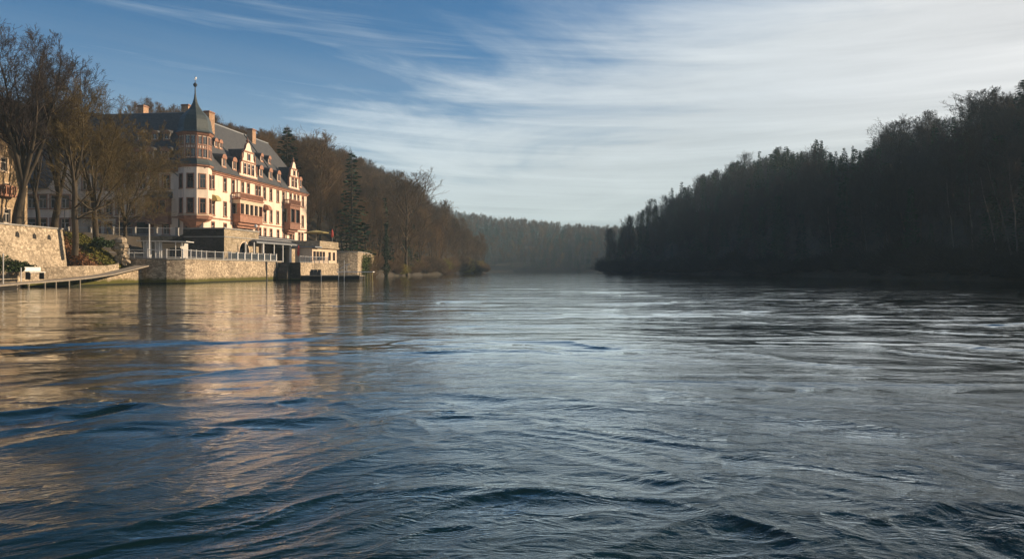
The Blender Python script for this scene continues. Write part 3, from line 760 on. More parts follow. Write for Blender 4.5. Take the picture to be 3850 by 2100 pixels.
# ------------------------------------------------------------------ terraces, walls and quay (world coordinates)
def wall_run(a, pts, z0, z1, th, m, coping=None, batter=0.0, inl=1):
    """a thick wall following pts; inl=+1 puts the thickness on the left of the run"""
    P_ = [Vector((x, y, 0)) for x, y in pts]; n = len(P_); off = []
    for i in range(n):
        d = (P_[min(i+1, n-1)]-P_[max(i-1, 0)]).normalized(); off.append(Vector((-d.y, d.x, 0))*inl)
    zt_ = z1 if isinstance(z1, (list, tuple)) else [z1]*n
    for i in range(n-1):
        p, q = P_[i], P_[i+1]; o1, o2 = off[i], off[i+1]
        f0 = p-o1*batter; f1 = q-o2*batter
        A = [(f0.x, f0.y, z0), (f1.x, f1.y, z0), (q.x, q.y, zt_[i+1]), (p.x, p.y, zt_[i])]
        pi, qi = p+o1*th, q+o2*th
        a.poly(A, m); a.poly([(p.x, p.y, zt_[i]), (q.x, q.y, zt_[i+1]), (qi.x, qi.y, zt_[i+1]), (pi.x, pi.y, zt_[i])], m)
        a.poly([(pi.x, pi.y, z0), (qi.x, qi.y, z0), (qi.x, qi.y, zt_[i+1]), (pi.x, pi.y, zt_[i])], m)
    for i, s_ in ((0, 1), (n-1, -1)):
        p = P_[i]; o1 = off[i]; f0 = p-o1*batter; pi = p+o1*th
        a.poly([(f0.x, f0.y, z0), (p.x, p.y, zt_[i]), (pi.x, pi.y, zt_[i]), (pi.x, pi.y, z0)], m)
def coping_run(a, pts, zs, w0, w1, h, m):
    P_ = [Vector((x, y, 0)) for x, y in pts]; n = len(P_)
    for i in range(n-1):
        p, q = P_[i], P_[i+1]
        def off(j):
            d = (P_[min(j+1, n-1)]-P_[max(j-1, 0)]).normalized(); return Vector((-d.y, d.x, 0))
        o1, o2 = off(i), off(i+1); za = zs[i] if isinstance(zs, (list, tuple)) else zs; zb = zs[i+1] if isinstance(zs, (list, tuple)) else zs
        a0, a1 = p-o1*w0, q-o2*w0; b0, b1 = p+o1*w1, q+o2*w1
        v = [(a0.x, a0.y, za), (a1.x, a1.y, zb), (b1.x, b1.y, zb), (b0.x, b0.y, za)]; t_ = [(x, y, z+h) for x, y, z in v]
        a.poly(v, m); a.poly(t_, m); a.poly([v[0], v[1], t_[1], t_[0]], m); a.poly([v[3], v[2], t_[2], t_[3]], m)
        a.poly([v[0], v[3], t_[3], t_[0]], m); a.poly([v[1], v[2], t_[2], t_[1]], m)
ZT = 3.0
bpts = [(-57.5, 99.0), (-46.4, 97.4), (-44.6, 97.2), (-42.2, 97.5), (-40.4, 98.6), (-39.95, 99.8)]
dir_ = Vector((.1240, .9923))
p_ = Vector((-39.9, 100.5))
for s_ in (0, 6, 13, 14.0, 22, 30): q_ = Vector((-40.75, 107)) + dir_*(s_-6) if s_ >= 6 else p_; bpts.append((q_.x, q_.y))
bast = empty('quay_terrace', (0, 0, 0)); tag(bast, 'long rubble stone quay wall with rounded end rising from the river below the hotel', 'quay wall')
a = MB(); wall_run(a, bpts, -1.5, ZT, .6, M['quay_stone'], batter=.25); a.build('wall', bast)
a = MB(); coping_run(a, bpts, ZT+.002, .10, .7, .16, M['concrete']); a.build('coping', bast)
a = MB(); a.poly([(x, y, ZT-.02) for x, y in bpts]+[(-57.5, 131, ZT-.02)], M['concrete']); a.build('paving', bast)
for px_ in (999, 1037):
    pr = (px_-1925)/FPX; s_ = (-40.75-pr*107)/(pr*.9923-.124); c_ = Vector((-40.75, 107))+dir_*s_
    a = MB(); a.box(c_.x-.1, c_.x+.22, c_.y-.13, c_.y+.13, -.2, ZT, M['dark_metal'], rz=HA-R(90)); a.build('drain_slot', bast)
# lower terrace railings: metal railing round the curved end, then pillars with glass panels
def railing(name, pts, z0, h, label, post_step, mpost, mrail, bars=True, panel=None, cat='railing', group=None, pw=.06, pmat=None):
    root = empty(name, (0, 0, 0)); tag(root, label, cat, group)
    P_ = [Vector((x, y, z)) if False else Vector((x, y, 0)) for x, y in pts]
    zs = z0 if isinstance(z0, (list, tuple)) else [z0]*len(P_)
    r_ = MB(); bm_ = MB(); posts = []
    seg = []; acc = 0
    for i in range(len(P_)-1):
        p, q = P_[i], P_[i+1]; l = (q-p).length; n = max(1, round(l/post_step))
        for k in range(n+1 if i == len(P_)-2 else n):
            f = k/n; c_ = p.lerp(q, f); posts.append((c_.x, c_.y, zs[i]+(zs[i+1]-zs[i])*f))
    for A, B in zip(posts, posts[1:]):
        r_.tube([(A[0], A[1], A[2]+h), (B[0], B[1], B[2]+h)], .035, mrail, 4)
        r_.tube([(A[0], A[1], A[2]+.12), (B[0], B[1], B[2]+.12)], .022, mrail, 4)
        if bars:
            l = math.dist(A[:2], B[:2]); n = max(2, int(l/.16))
            for k in range(1, n):
                f = k/n; x, y, z = (A[0]+(B[0]-A[0])*f, A[1]+(B[1]-A[1])*f, A[2]+(B[2]-A[2])*f); r_.tube([(x, y, z+.12), (x, y, z+h)], .012, mrail, 3, False)
        if panel:
            d = Vector((B[0]-A[0], B[1]-A[1], 0)); nrm = Vector((-d.y, d.x, 0)).normalized()*.03
            a0 = Vector(A); b0 = Vector(B)
            q = [a0+Vector((0, 0, .15)), b0+Vector((0, 0, .15)), b0+Vector((0, 0, h-.06)), a0+Vector((0, 0, h-.06))]
            bm_.extrude([tuple(x) for x in q], tuple(nrm), panel)
    r_.build('rail', root)
    if panel: bm_.build('panel', root)
    pm = MB(); pm.box(-pw, pw, -pw, pw, 0, h+.06, mpost); pm.box(-pw*1.3, pw*1.3, -pw*1.3, pw*1.3, h+.06, h+.12, mpost); pme = pm.mesh('post')
    for x, y, z in posts: place('post', pme, root, (x, y, z))
    return root
inner = lambda pts, o: [(x-o, y+.1) for x, y in pts]
railing('metal_railing', [(-47, 97.8), (-44.6, 97.6), (-42.4, 97.9), (-40.8, 98.9), (-40.4, 100.3), (-41.0, 107), (-40.0, 113.6)], ZT+.16, 1.0,
        'thin barred metal railing round the curved end of the quay terrace', 2.0, M['pale_metal'], M['pale_metal'])
P1 = Vector((-40.75, 107))+dir_*6.8; P2 = Vector((-40.75, 107))+dir_*22.5
railing('balustrade', [(P1.x-.35, P1.y), (P2.x-.35, P2.y)], ZT+.16, 1.0, 'pale stone pillars with dark panels along the straight quay edge before the veranda', 2.3, M['white'], M['pale_metal'], bars=False, panel=M['panel'], cat='balustrade', pw=.15)

# podium block: shaded front, sunlit side with an arched opening
PX, PY = -42.2, 117.0
def fr(s, o=0.0): return (PX+.124*s-.9923*o, PY+.9923*s+.124*o)   # along the river, inland offset
pod = empty('podium_building', (0, 0, 0)); tag(pod, 'square stone podium with shaded front and arched doorway on its sunlit side', 'building')
a = MB(); zt_ = 7.7
pts = [fr(0, 12), fr(0, 0)]
a.poly([(*fr(0, 6.4), ZT-.1), (*fr(0, 0), ZT-.1), (*fr(0, 0), zt_), (*fr(0, 6.4), zt_)], M['shaded_stone'])  # the front's shade is put into its stone colour
s0, s1 = 4.6, 8.1; ar = (s1-s0)/2; n = 10; zs_ = 4.2
out = [(*fr(s_, 0), z) for s_, z in [(0, ZT-.1), (s0, ZT-.1), (s0, zs_)]+[(s0+ar-ar*math.cos(math.pi*i/n), zs_+ar*1.0*math.sin(math.pi*i/n)) for i in range(1, n)]+[(s1, zs_), (s1, ZT-.1), (40, ZT-.1), (40, zt_), (0, zt_)]]
# side wall split left and right of the arch apex so each face is simple
apex = (s0+ar, zs_+ar)
lft = [(0, ZT-.1), (s0, ZT-.1), (s0, zs_)]+[(s0+ar-ar*math.cos(math.pi*i/n), zs_+ar*math.sin(math.pi*i/n)) for i in range(1, n//2+1)]+[(apex[0], zt_), (0, zt_)]
rgt = [(apex[0], zt_), apex]+[(s0+ar-ar*math.cos(math.pi*i/n), zs_+ar*math.sin(math.pi*i/n)) for i in range(n//2+1, n)]+[(s1, zs_), (s1, ZT-.1), (11.5, ZT-.1), (11.5, zt_)]
for pl in (lft, rgt): a.poly([(*fr(s_, 0), z) for s_, z in pl], M['ashlar'])
a.poly([(*fr(0, 0), zt_), (*fr(11.5, 0), zt_), (*fr(11.5, 6.4), zt_), (*fr(0, 6.4), zt_)], M['concrete'])
a.poly([(*fr(11.5, 0), ZT-.1), (*fr(11.5, 6.4), ZT-.1), (*fr(11.5, 6.4), zt_), (*fr(11.5, 0), zt_)], M['ashlar'])
a.build('wall', pod)
a = MB()
for i in range(n):   # arch ring and reveal
    t0_, t1_ = math.pi*i/n, math.pi*(i+1)/n
    q = [(s0+ar-ar*k*math.cos(t_), zs_+ar*k*math.sin(t_)) for k, t_ in ((1, t0_), (1, t1_), (1.13, t1_), (1.13, t0_))]
    a.extrude([(*fr(s_, -.06), z) for s_, z in q], (-.9923*.5, .124*.5, 0), M['cream_trim'])
a.poly([(*fr(s0-.5, .9), ZT), (*fr(s1+.5, .9), ZT), (*fr(s1+.5, .9), zs_+ar+.3), (*fr(s0-.5, .9), zs_+ar+.3)], M['glass'])
a.build('arch', pod)
a = MB()
coping_run(a, [fr(0, 6.3), fr(0, 0), fr(11.5, 0)], zt_, .15, .35, .2, M['concrete']); coping_run(a, [fr(0, 6.3), fr(0, 0), fr(11.5, 0)], zt_-1.2, .08, .1, .16, M['concrete']); a.build('cornice', pod)
a = MB(); sl = MB()
# sloping dark slate-topped shoulder on the left of the podium
a.extrude([(*fr(-.2, 9.6), ZT), (*fr(-.2, 6.41), ZT), (*fr(-.2, 6.41), 6.9), (*fr(-.2, 7.6), 6.3), (*fr(-.2, 9.6), 5.9)], (.124*4, .9923*4, 0), M['shaded_stone']); a.build('buttress', pod)
for s_ in range(10):
    pass
# upper terrace between podium and hotel: masonry wall with balustrade in front of the shaded wing
up = empty('upper_terrace', (0, 0, 0)); tag(up, 'beige masonry terrace wall under the balustrade in front of the hotel', 'retaining wall')
upts = [(-75, 117.5), (-56.6, 119.2), (-56.3, 119.3), (-50.5, 121.0)]
a = MB(); wall_run(a, upts, 2.0, 6.75, .5, M['ashlar']); a.build('wall', up)
a = MB(); coping_run(a, upts, 6.75, .12, .6, .18, M['concrete']); a.build('coping', up)
a = MB(); a.poly([(-75, 117.6, 6.7), (-50.6, 121.1, 6.7), (*fr(4, 6), 6.7), (*fr(11.5, 4), 6.7), (-40.9, 170, 6.7), (-48, 170, 6.7), (-60, 132, 6.7), (-75, 134, 6.7)], M['concrete']); a.build('paving', up)
a = MB(); q0, q1 = fr(11.5, 4.0), fr(36, 4.0)
wall_run(a, [q0, q1, fr(46, 4.0)], 2.0, 6.9, .4, M['ashlar']); a.build('wall', up)
railing('stone_balustrade', [(-66, 118.5), (-56.5, 119.4), (-50.8, 121.1)], 6.93, 1.05, 'pale barred balustrade with square pillars on the beige terrace wall before the hotel', 3.2, M['concrete'], M['pale_metal'], cat='balustrade', pw=.2)
railing('terrace_railing', [(-60, 103.5), (-52.5, 106.5), (-50, 110)], ZT+.02, 1.0, 'barred railing in shade on the lower terrace behind the white canopy', 2.0, M['grey_metal'], M['pale_metal'])

# veranda with low dark roof and white posts
ver = empty('veranda', (0, 0, 0)); tag(ver, 'long open veranda with low dark roof and pale posts beside the quay balustrade', 'veranda')
a = MB()
S0, S1 = 8.6, 33.5
ea, eb = 6.15, 6.2
rfp = [(*fr(S0-.6, -1.3), ea), (*fr(S1+.5, -1.3), eb), (*fr(S1-2, 3.0), 7.5), (*fr(S0+4.5, 3.0), 7.55), ]
bk = [(*fr(S0-.6, 5.2), 6.3), (*fr(S1+.5, 5.2), 6.3)]
a.poly(rfp, M['slate']); a.poly([rfp[0], rfp[3], bk[0]], M['slate']); a.poly([rfp[1], bk[1], rfp[2]], M['slate']); a.poly([rfp[3], rfp[2], bk[1], bk[0]], M['slate'])
a.poly([rfp[0], rfp[1], (rfp[1][0], rfp[1][1], eb-.25), (rfp[0][0], rfp[0][1], ea-.25)], M['grey_metal'])
a.poly([(*fr(S0-.6, -1.3), ea-.25), (*fr(S1+.5, -1.3), eb-.25), (*fr(S1+.5, 5.2), eb-.25), (*fr(S0-.6, 5.2), ea-.25)], M['wood_dark'])
a.poly([rfp[0], (rfp[0][0], rfp[0][1], ea-.25), (*fr(S0-.6, 5.2), ea-.25), bk[0]], M['slate'])
a.build('roof', ver)
a = MB()
for f_ in (.33, .66):
    p0 = [rfp[0][i]+(rfp[3][i]-rfp[0][i])*f_ for i in range(3)]; p1 = [rfp[1][i]+(rfp[2][i]-rfp[1][i])*f_ for i in range(3)]
    a.tube([(p0[0], p0[1], p0[2]+.05), (p1[0], p1[1], p1[2]+.05)], .05, M['pale_metal'], 4)
a.build('gutter', ver)
for px_ in (923, 955, 988, 1030, 1063, 1092, 1118):
    r_ = (px_-1925)/FPX; x0_, y0_ = fr(0, -1.0); s_ = (x0_-r_*y0_)/(r_*.9923-.124)
    c_ = fr(s_, -1.0); a = MB(); w_ = .22 if px_ in (988, 1092) else .11
    a.tube([(c_[0], c_[1], ZT), (c_[0], c_[1], 6.0)], w_, M['white'], 8); a.build('post', ver)
a = MB(); bw = 3.6
wh = []
for s_ in (13.2, 17.2, 21.4, 25.6, 29.6): wh.append((s_-.8, s_+.8, ZT, 5.6))
wall_sheet(a, 11.6, S1, ZT, 6.3, wh, lambda s_, z: (*fr(s_, bw), z), M['stucco'])
a.build('wall', ver)
for h_ in wh:
    a = MB(); c0, c1 = fr(h_[0], bw+.15), fr(h_[1], bw+.15)
    a.poly([(*c0, ZT), (*c1, ZT), (*c1, 5.6), (*c0, 5.6)], M['glass']); cm = fr((h_[0]+h_[1])/2, bw+.1)
    a.tube([(*cm, ZT), (*cm, 5.6)], .05, M['frame_w'], 4); a.build('door', ver)

# cafe tables and chairs on the quay terrace
def cafe_table():
    t_ = empty('cafe_table', (0, 0, 0)); a = MB(); a.lathe([(0, .70), (.42, .70), (.42, .74), (0, .74)], (0, 0), M['pale_metal'], 12); a.build('tabletop', t_)
    a = MB(); a.tube([(0, 0, .02), (0, 0, .70)], .035, M['dark_metal'], 6); a.lathe([(.25, 0), (.24, .03), (0, .04)], (0, 0), M['dark_metal'], 8); a.build('leg', t_); return t_
def cafe_chair():
    c_ = empty('cafe_chair', (0, 0, 0)); a = MB(); a.box(-.22, .22, -.22, .22, .43, .47, M['wood_grey']); a.build('seat', c_)
    a = MB(); a.box(-.22, .22, .20, .24, .52, .92, M['wood_grey']); a.build('backrest', c_)
    for x in (-.19, .19):
        for y in (-.19, .2): a = MB(); a.tube([(x, y, 0), (x, y, .43 if y < 0 else .52)], .018, M['dark_metal'], 4); a.build('leg', c_)
    return c_
def dup(o, loc, rz):
    c_ = o.copy(); COL.objects.link(c_); c_.location = loc; c_.rotation_euler = (0, 0, rz)
    for ch in list(o.children): d_ = ch.copy(); COL.objects.link(d_); d_.parent = c_
    return c_
ct, cc = cafe_table(), cafe_chair(); first = True
names_ = ('nearest the podium corner', 'in front of the arched doorway', 'beside the first veranda posts', 'at the far end of the quay')
for k, s_ in enumerate((2.0, 6.5, 10.5, 15.5)):
    x, y = fr(s_, -.75); t_ = ct if k == 0 else dup(ct, (x, y, ZT), 0); t_.location = (x, y, ZT)
    tag(t_, 'small round cafe table on the quay terrace '+names_[k], 'table', 'cafe tables on the quay terrace')
    for q, dd in enumerate((-.75, .75)):
        x2, y2 = fr(s_+dd, -.75); c_ = cc if (k == 0 and q == 0) else dup(cc, (x2, y2, ZT), 0); c_.location = (x2, y2, ZT); c_.rotation_euler = (0, 0, HA-R(90)+(math.pi if dd < 0 else 0))
        tag(c_, 'grey chair on '+('near' if dd < 0 else 'far')+' side of cafe table '+names_[k], 'chair', 'cafe chairs on the quay terrace')

# pier block standing in the river
pier = empty('stone_pier', (0, 0, 0)); tag(pier, 'square stone river pier, front coloured darker for shade, at the end of the quay', 'pier')
a = MB(); pa = Vector((-37.4, 129.2)); 
def pf(s, o): return (pa.x+.124*s+.9923*o, pa.y+.9923*s-.124*o)
a.poly([(*pf(0, 0), -1), (*pf(0, 3.3), -1), (*pf(0, 3.3), 2.9), (*pf(0, 0), 2.9)], M['shaded_stone'])  # river-facing end coloured dark to carry its shade
a.poly([(*pf(0, 3.3), -1), (*pf(14, 3.3), -1), (*pf(14, 3.3), 2.9), (*pf(0, 3.3), 2.9)], M['quay_stone'])
a.poly([(*pf(0, 0), 2.9), (*pf(0, 3.3), 2.9), (*pf(18, 3.3), 2.9), (*pf(30, -9), 2.9), (*pf(0, -9), 2.9)], M['concrete'])
a.poly([(*pf(14, 3.3), -1), (*pf(18, 3.3), -1), (*pf(18, 3.3), 2.9), (*pf(14, 3.3), 2.9)], M['quay_stone'])
a.build('wall', pier)
a = MB(); a.extrude([(*pf(-1.2, 0), -1), (*pf(0, 0), -1), (*pf(0, 0), 2.9), (*pf(-.2, 0), 2.6), (*pf(-1.2, 0), 1.2)], (1.5, -.19, 0), M['shaded_stone']); a.build('buttress', pier)
railing('pier_railing', [pf(.3, 3.0), pf(13.5, 3.0)], 2.9, 1.0, 'dark barred railing on top of the wall beyond the square pier', 2.2, M['grey_metal'], M['pale_metal'])

# glazed pavilion with flat stone parapet
pav = empty('glazed_pavilion', (0, 0, 0)); tag(pav, 'low pale pavilion with rows of windows and flat stone roof parapet beyond the pier', 'pavilion')
a = MB(); r_ = lambda s, o: pf(s, o)
A0, A1 = 9.4, 21.8
hs = [(s_, s_+1.25, 3.4, 4.95) for s_ in (9.9, 11.4, 12.9, 14.4, 17.4, 19.7)]
wall_sheet(a, A0, A1, 2.9, 5.55, hs, lambda s_, z: (*r_(s_, 1.6), z), M['cream_trim'])
a.poly([(*r_(A0, 1.6), 2.9), (*r_(A0, -1.5), 2.9), (*r_(A0, -1.5), 5.55), (*r_(A0, 1.6), 5.55)], M['cream_trim'])
a.poly([(*r_(A1, 1.6), 2.9), (*r_(A1, -5), 2.9), (*r_(A1, -5), 5.55), (*r_(A1, 1.6), 5.55)], M['cream_trim'])
a.build('wall', pav)
a = MB()
wall_run(a, [r_(15.5, -4), r_(15.5, 1.85), r_(A1+.3, 1.85), r_(A1+.3, -4)], 6.2, 7.6, .4, M['ashlar'], inl=-1) if False else None
for (o_, z0, z1) in ((1.85, 5.9, 6.85), (2.0, 5.55, 5.9)):
    a.extrude([(*r_(12.4, o_), z0), (*r_(A1+.3, o_), z0), (*r_(A1+.3, -5), z0), (*r_(12.4, -5), z0)], (0, 0, z1-z0), M['ashlar'])
a.extrude([(*r_(A0-.4, 2.3), 5.56), (*r_(12.3, 2.3), 5.56), (*r_(12.3, -5), 5.56), (*r_(A0-.4, -5), 5.56)], (0, 0, .22), M['grey_metal'])
a.build('roof', pav)
for h_ in hs:
    a = MB(); c0, c1 = r_(h_[0], 1.5), r_(h_[1], 1.5)
    a.poly([(*c0, h_[2]), (*c1, h_[2]), (*c1, h_[3]), (*c0, h_[3])], M['glass']); cm = r_((h_[0]+h_[1])/2, 1.52)
    a.tube([(*cm, h_[2]), (*cm, h_[3])], .035, M['frame_b'], 4)
    a.build('window', pav)
# garden wall and roof-terrace parasols beyond
def parasol(name, loc, r, h, closed, m, label):
    root = empty(name, loc); tag(root, label, 'parasol')
    a = MB(); a.tube([(0, 0, 0), (0, 0, h)], .06, M['concrete'], 6); a.build('pole', root)
    a = MB()
    if closed: a.lathe([(.05, h*.35), (.24, h*.5), (.2, h*.8), (.03, h*1.03)], (0, 0), m, 8)
    else: a.lathe([(r, h-.35), (r*.9, h-.28), (0, h+.1)], (0, 0), m, 8); a.lathe([(r, h-.35), (r*.97, h-.5), (r*.9, h-.34)], (0, 0), m, 8)
    a.build('canopy', root)
pc = px2(1189, 925, 151); parasol('open_parasol', (pc.x, pc.y, 5.6), 2.4, 3.5, False, M['yellow_post'], 'open yellowish parasol standing by the hotel corner above the pavilion')
pc = px2(1249, 910, 149); parasol('closed_parasol', (pc.x, pc.y, 6.85), 1, 2.4, True, M['red_cloth'], 'folded red parasol standing on the flat pavilion roof')
pc = px2(1122, 960, 138); parasol('tied_parasol', (pc.x, pc.y, 3.0), 1, 2.9, True, M['red_cloth'], 'folded red parasol under the end of the veranda roof')

gw = empty('garden_wall', (0, 0, 0)); tag(gw, 'sunlit rubble garden wall between the pavilion and the wood', 'wall')
a = MB(); wall_run(a, [(-43, 166), (-34.9, 169.5), (-33.0, 170.6), (-32.7, 172), (-34.2, 197)], -1.2, 5.5, .6, M['quay_stone']); a.build('wall', gw)
a = MB(); coping_run(a, [(-43, 166), (-34.9, 169.5), (-33.0, 170.6), (-32.7, 172), (-34.2, 197)], 5.5, .1, .7, .15, M['concrete']); a.build('coping', gw)

# swimming dock and walkway
dock = empty('floating_dock', (0, 0, 0)); tag(dock, 'low dark floating dock with pale edge beside the stone pier', 'dock')
Yd = 127.0
a = MB(); xd0, xd1 = (1132-1925)/FPX*Yd, (1351-1925)/FPX*Yd
a.box(xd0, xd1, Yd, Yd+5, .05, .70, M['dark_in']); a.build('float', dock)
a = MB(); a.box(xd0-.1, xd1+.1, Yd-.1, Yd+5.1, .70, .82, M['wood_grey']); a.build('deck', dock)
for px_ in (1208, 1273, 1294):
    x = (px_-1925)/FPX*(Yd-.3); a = MB(); a.tube([(x, Yd-.3, -1), (x, Yd-.3, 1.0 if px_ == 1208 else 3.2 if px_ == 1294 else 1.6)], .06, M['pale_metal'], 6); a.build('pile', dock)
for k, px_ in enumerate((1172, 1185, 1199)):
    x = (px_-1925)/FPX*(Yd+2); a = MB()
    a.box(x-.26, x+.26, Yd+1.8, Yd+2.3, .82, 1.28, M['dark_metal']); a.box(x-.26, x+.26, Yd+2.3, Yd+2.38, .82, 1.75, M['dark_metal']); a.box(x-.30, x-.261, Yd+1.85, Yd+2.35, 1.28, 1.5, M['dark_metal']); a.box(x+.261, x+.30, Yd+1.85, Yd+2.35, 1.28, 1.5, M['dark_metal'])
    o = a.build('deck_chair'); tag(o, ('leftmost', 'middle', 'rightmost')[k]+' of three dark chairs standing on the floating dock', 'chair', 'chairs on the dock')
wk = empty('jetty', (0, 0, 0)); tag(wk, 'pale wooden jetty on yellow posts at the end of the dock', 'jetty')
Yw = 130.5; xa, xb = (1266-1925)/FPX*Yw, (1402-1925)/FPX*Yw
a = MB(); a.box(xa, xb, Yw, Yw+1.6, 1.3, 1.44, M['white']); a.build('deck', wk)
for px_ in (1352, 1362, 1367, 1374, 1381, 1390, 1399):
    x = (px_-1925)/FPX*Yw; a = MB(); a.tube([(x, Yw+.15, -1), (x, Yw+.15, 1.3)], .07, M['yellow_post'], 6); a.build('post', wk)
a = MB(); hp = [px2(1266, 1018-5, Yw), px2(1280, 1010, Yw), px2(1295, 999, Yw), px2(1304, 994, Yw), px2(1316, 993, Yw)]
a.tube([tuple(p) for p in hp], .06, M['pale_metal'], 5); a.tube([tuple(hp[3]), (hp[3].x, hp[3].y, 1.4)], .05, M['pale_metal'], 5); a.build('handrail', wk)

# ---- left side: big wall, mound wall, ramp
bigw = empty('retaining_wall', (0, 0, 0)); tag(bigw, 'high sunlit rubble retaining wall with three dark holes at the left edge', 'retaining wall')
a = MB(); wall_run(a, [(-49.9, 55), (-49.75, 88.3)], .4, 6.15, .7, M['wall_rubble'], batter=.75); a.build('wall', bigw)
a = MB(); coping_run(a, [(-49.9, 55), (-49.75, 88.3)], 6.15, .12, .75, .14, M['concrete']); a.build('coping', bigw)
for px_, py_ in ((62, 881), (126, 888), (181, 892)):
    r_ = (px_-1925)/FPX; Y_ = -49.72/r_; z_ = HC+(HOR-py_)/FPX*Y_; xb_ = -49.75+.75*(6.15-z_)/5.75+.03
    a = MB(); hw = .32
    a.extrude([(xb_, Y_-hw, z_-.22), (xb_, Y_+hw, z_-.28), (xb_, Y_+hw*.8, z_+.12), (xb_, Y_, z_+.3), (xb_, Y_-hw*.7, z_+.15)], (-.2, 0, 0), M['dark_in']); a.build('drain_hole', bigw)
mw = tag(empty('mound_wall', (0, 0, 0)), 'low sunlit rubble wall under the planted mound', 'wall')
mpts = [(-49.2, 84), (-46.9, 87.5), (-46.6, 92), (-46.9, 95.2), (-47.6, 96.6)]
a = MB(); wall_run(a, mpts, -1.2, [2.0, 2.15, 2.2, 2.4, 2.7], .5, M['wall_rubble'], batter=.1); a.build('wall', mw)
lq = tag(empty('lower_quay', (0, 0, 0)), 'low mossy stone quay wall along the water under the sloping walkway', 'quay wall')
qp = [(-46.5, 76.5), (-45.6, 80), (-45.3, 86), (-45.25, 92), (-45.2, 97.3)]
a = MB(); wall_run(a, qp, -1.2, [.45, .6, .95, 1.35, 1.7], 2.2, M['quay_stone'], batter=.1); a.build('wall', lq)
ramp = tag(empty('walkway', (0, 0, 0)), 'thin pale walkway rising to the right on slender posts above the mossy quay', 'walkway')
rp = [(-3, 1077, 69), (80, 1069, 71.2), (250, 1056, 77.5), (340, 1047, 82), (430, 1033, 87), (500, 1016, 92), (560, 1001, 96.6)]
P_ = [px2(*q) for q in rp]
P_.insert(0, Vector((P_[0].x-.8, 62, P_[0].z)))
a = MB(); coping_run(a, [(p.x, p.y) for p in P_], [p.z for p in P_], .0, 1.6, .12, M['wood_grey']); a.build('deck', ramp)
for px_, yb_ in ((62, 1090), (108, 1092), (172, 1088), (214, 1086), (258, 1080), (300, 1076)):
    r_ = (px_-1925)/FPX
    best = min(((abs((p.x+(q.x-p.x)*f/20)/(p.y+(q.y-p.y)*f/20)-r_), p.lerp(q, f/20)) for p, q in zip(P_, P_[1:]) for f in range(21)), key=lambda e: e[0])[1]
    a = MB(); a.tube([(best.x, best.y, -1), (best.x, best.y, best.z)], .07, M['wood_grey'], 6); a.build('post', ramp)
for px_, py0, py1, Y_ in ((12, 955, 1070, 70.5), (79, 1008, 1058, 73)):
    p0, p1 = px2(px_, py0, Y_), px2(px_, py1, Y_)
    a = MB(); a.tube([tuple(p1), tuple(p0)], .05, M['pale_metal'], 6); a.lathe([(.0, p0.z+.1), (.07, p0.z), (.05, p0.z-.1)], (p0.x, p0.y), M['pale_metal'], 6)
    o = a.build('mooring_pole'); tag(o, 'tall thin pale pole at the left edge of the walkway' if px_ == 12 else 'short thin pole on the walkway left of the white bench', 'pole')
# dark body added as the shadowed black void under the walkway
bo = empty('void_body', (-44.2, 66.5, -.12)); bo.scale = (.8, .9, .5); tag(bo, 'dark body added for the black void under the walkway at the left edge', 'dark void')
a = MB(); n = 12; ring = []
for k, (z, wdt, ln) in enumerate(((-.15, .5, 4.6), (.25, .95, 5.2), (.75, 1.1, 5.6))):
    ring.append([(wdt*math.sin(2*math.pi*i/n)-.0, ln*math.cos(2*math.pi*i/n)*(1 if math.cos(2*math.pi*i/n) > 0 else .8), z) for i in range(n)])
for A, B in zip(ring, ring[1:]):
    for i in range(n): a.poly([A[i], A[(i+1) % n], B[(i+1) % n], B[i]], M['dark_in'])
a.poly([(x*.9, y*.9, .6) for x, y, z in ring[2]], M['wood_dark']); a.build('void_shell', bo)
# upturned white rowing boat / bench on the quay
wb = empty('white_bench', tuple(px2(132, 1040, 78.5)), R(92)); tag(wb, 'white slatted bench standing on the quay under the retaining wall', 'bench')
a = MB(); a.box(-1.4, 1.4, -.25, .25, .42, .48, M['white']); a.build('seat', wb)
a = MB(); a.box(-1.4, 1.4, .22, .28, .55, .95, M['white']); a.build('backrest', wb)
for x in (-1.2, 1.2): a = MB(); a.box(x-.04, x+.04, -.22, .24, -.25, .42, M['dark_metal']); a.build('leg', wb)

# white flagpole, lamp posts, canopy tent
def pole(name, px_, py0, py1, Y_, r, m, label, cat='pole'):
    p0, p1 = px2(px_, py0, Y_), px2(px_, py1, Y_); a = MB()
    a.tube([tuple(p1), tuple(p0)], [r, r*.7], m, 6); a.lathe([(r*1.6, p1.z), (r*1.6, p1.z+.25), (r, p1.z+.3)], (p1.x, p1.y), m, 6)
    a.lathe([(r*.7, p0.z), (r*1.2, p0.z+.08), (0, p0.z+.16)], (p0.x, p0.y), m, 6)
    return tag(a.build(name), label, cat)
pole('flagpole', 561, 846, 968, 99, .10, M['white'], 'bare white flagpole rising from the corner of the lower terrace')
pole('lamp_post', 243, 786, 866, 92, .07, M['concrete'], 'pale post behind the retaining wall beside the first tree trunk')
pole('thin_post', 448, 800, 900, 100, .05, M['wood_grey'], 'thin grey post above the rocks beside the mound')
tent = empty('white_canopy', (0, 0, 0)); tag(tent, 'flat white canopy on thin poles with hanging cloth on the lower terrace', 'canopy')
cy0, cy1 = 101.0, 106.0
c0, c1 = px2(512, 903, cy0), px2(700, 913, cy0)
a = MB(); zc = 5.35
a.extrude([(c0.x, cy0, zc), (c1.x, cy0, zc-.1), (c1.x-1.0, cy1, zc-.05), (c0.x, cy1, zc+.05)], (0, 0, .09), M['white']); a.build('roof', tent)
for px_ in (540, 553, 585, 600, 660, 684):
    x = (px_-1925)/FPX*(cy0+.2); a = MB(); a.tube([(x, cy0+.2, ZT), (x, cy0+.2, zc)], .04, M['white'], 5); a.build('pole', tent)
a = MB()
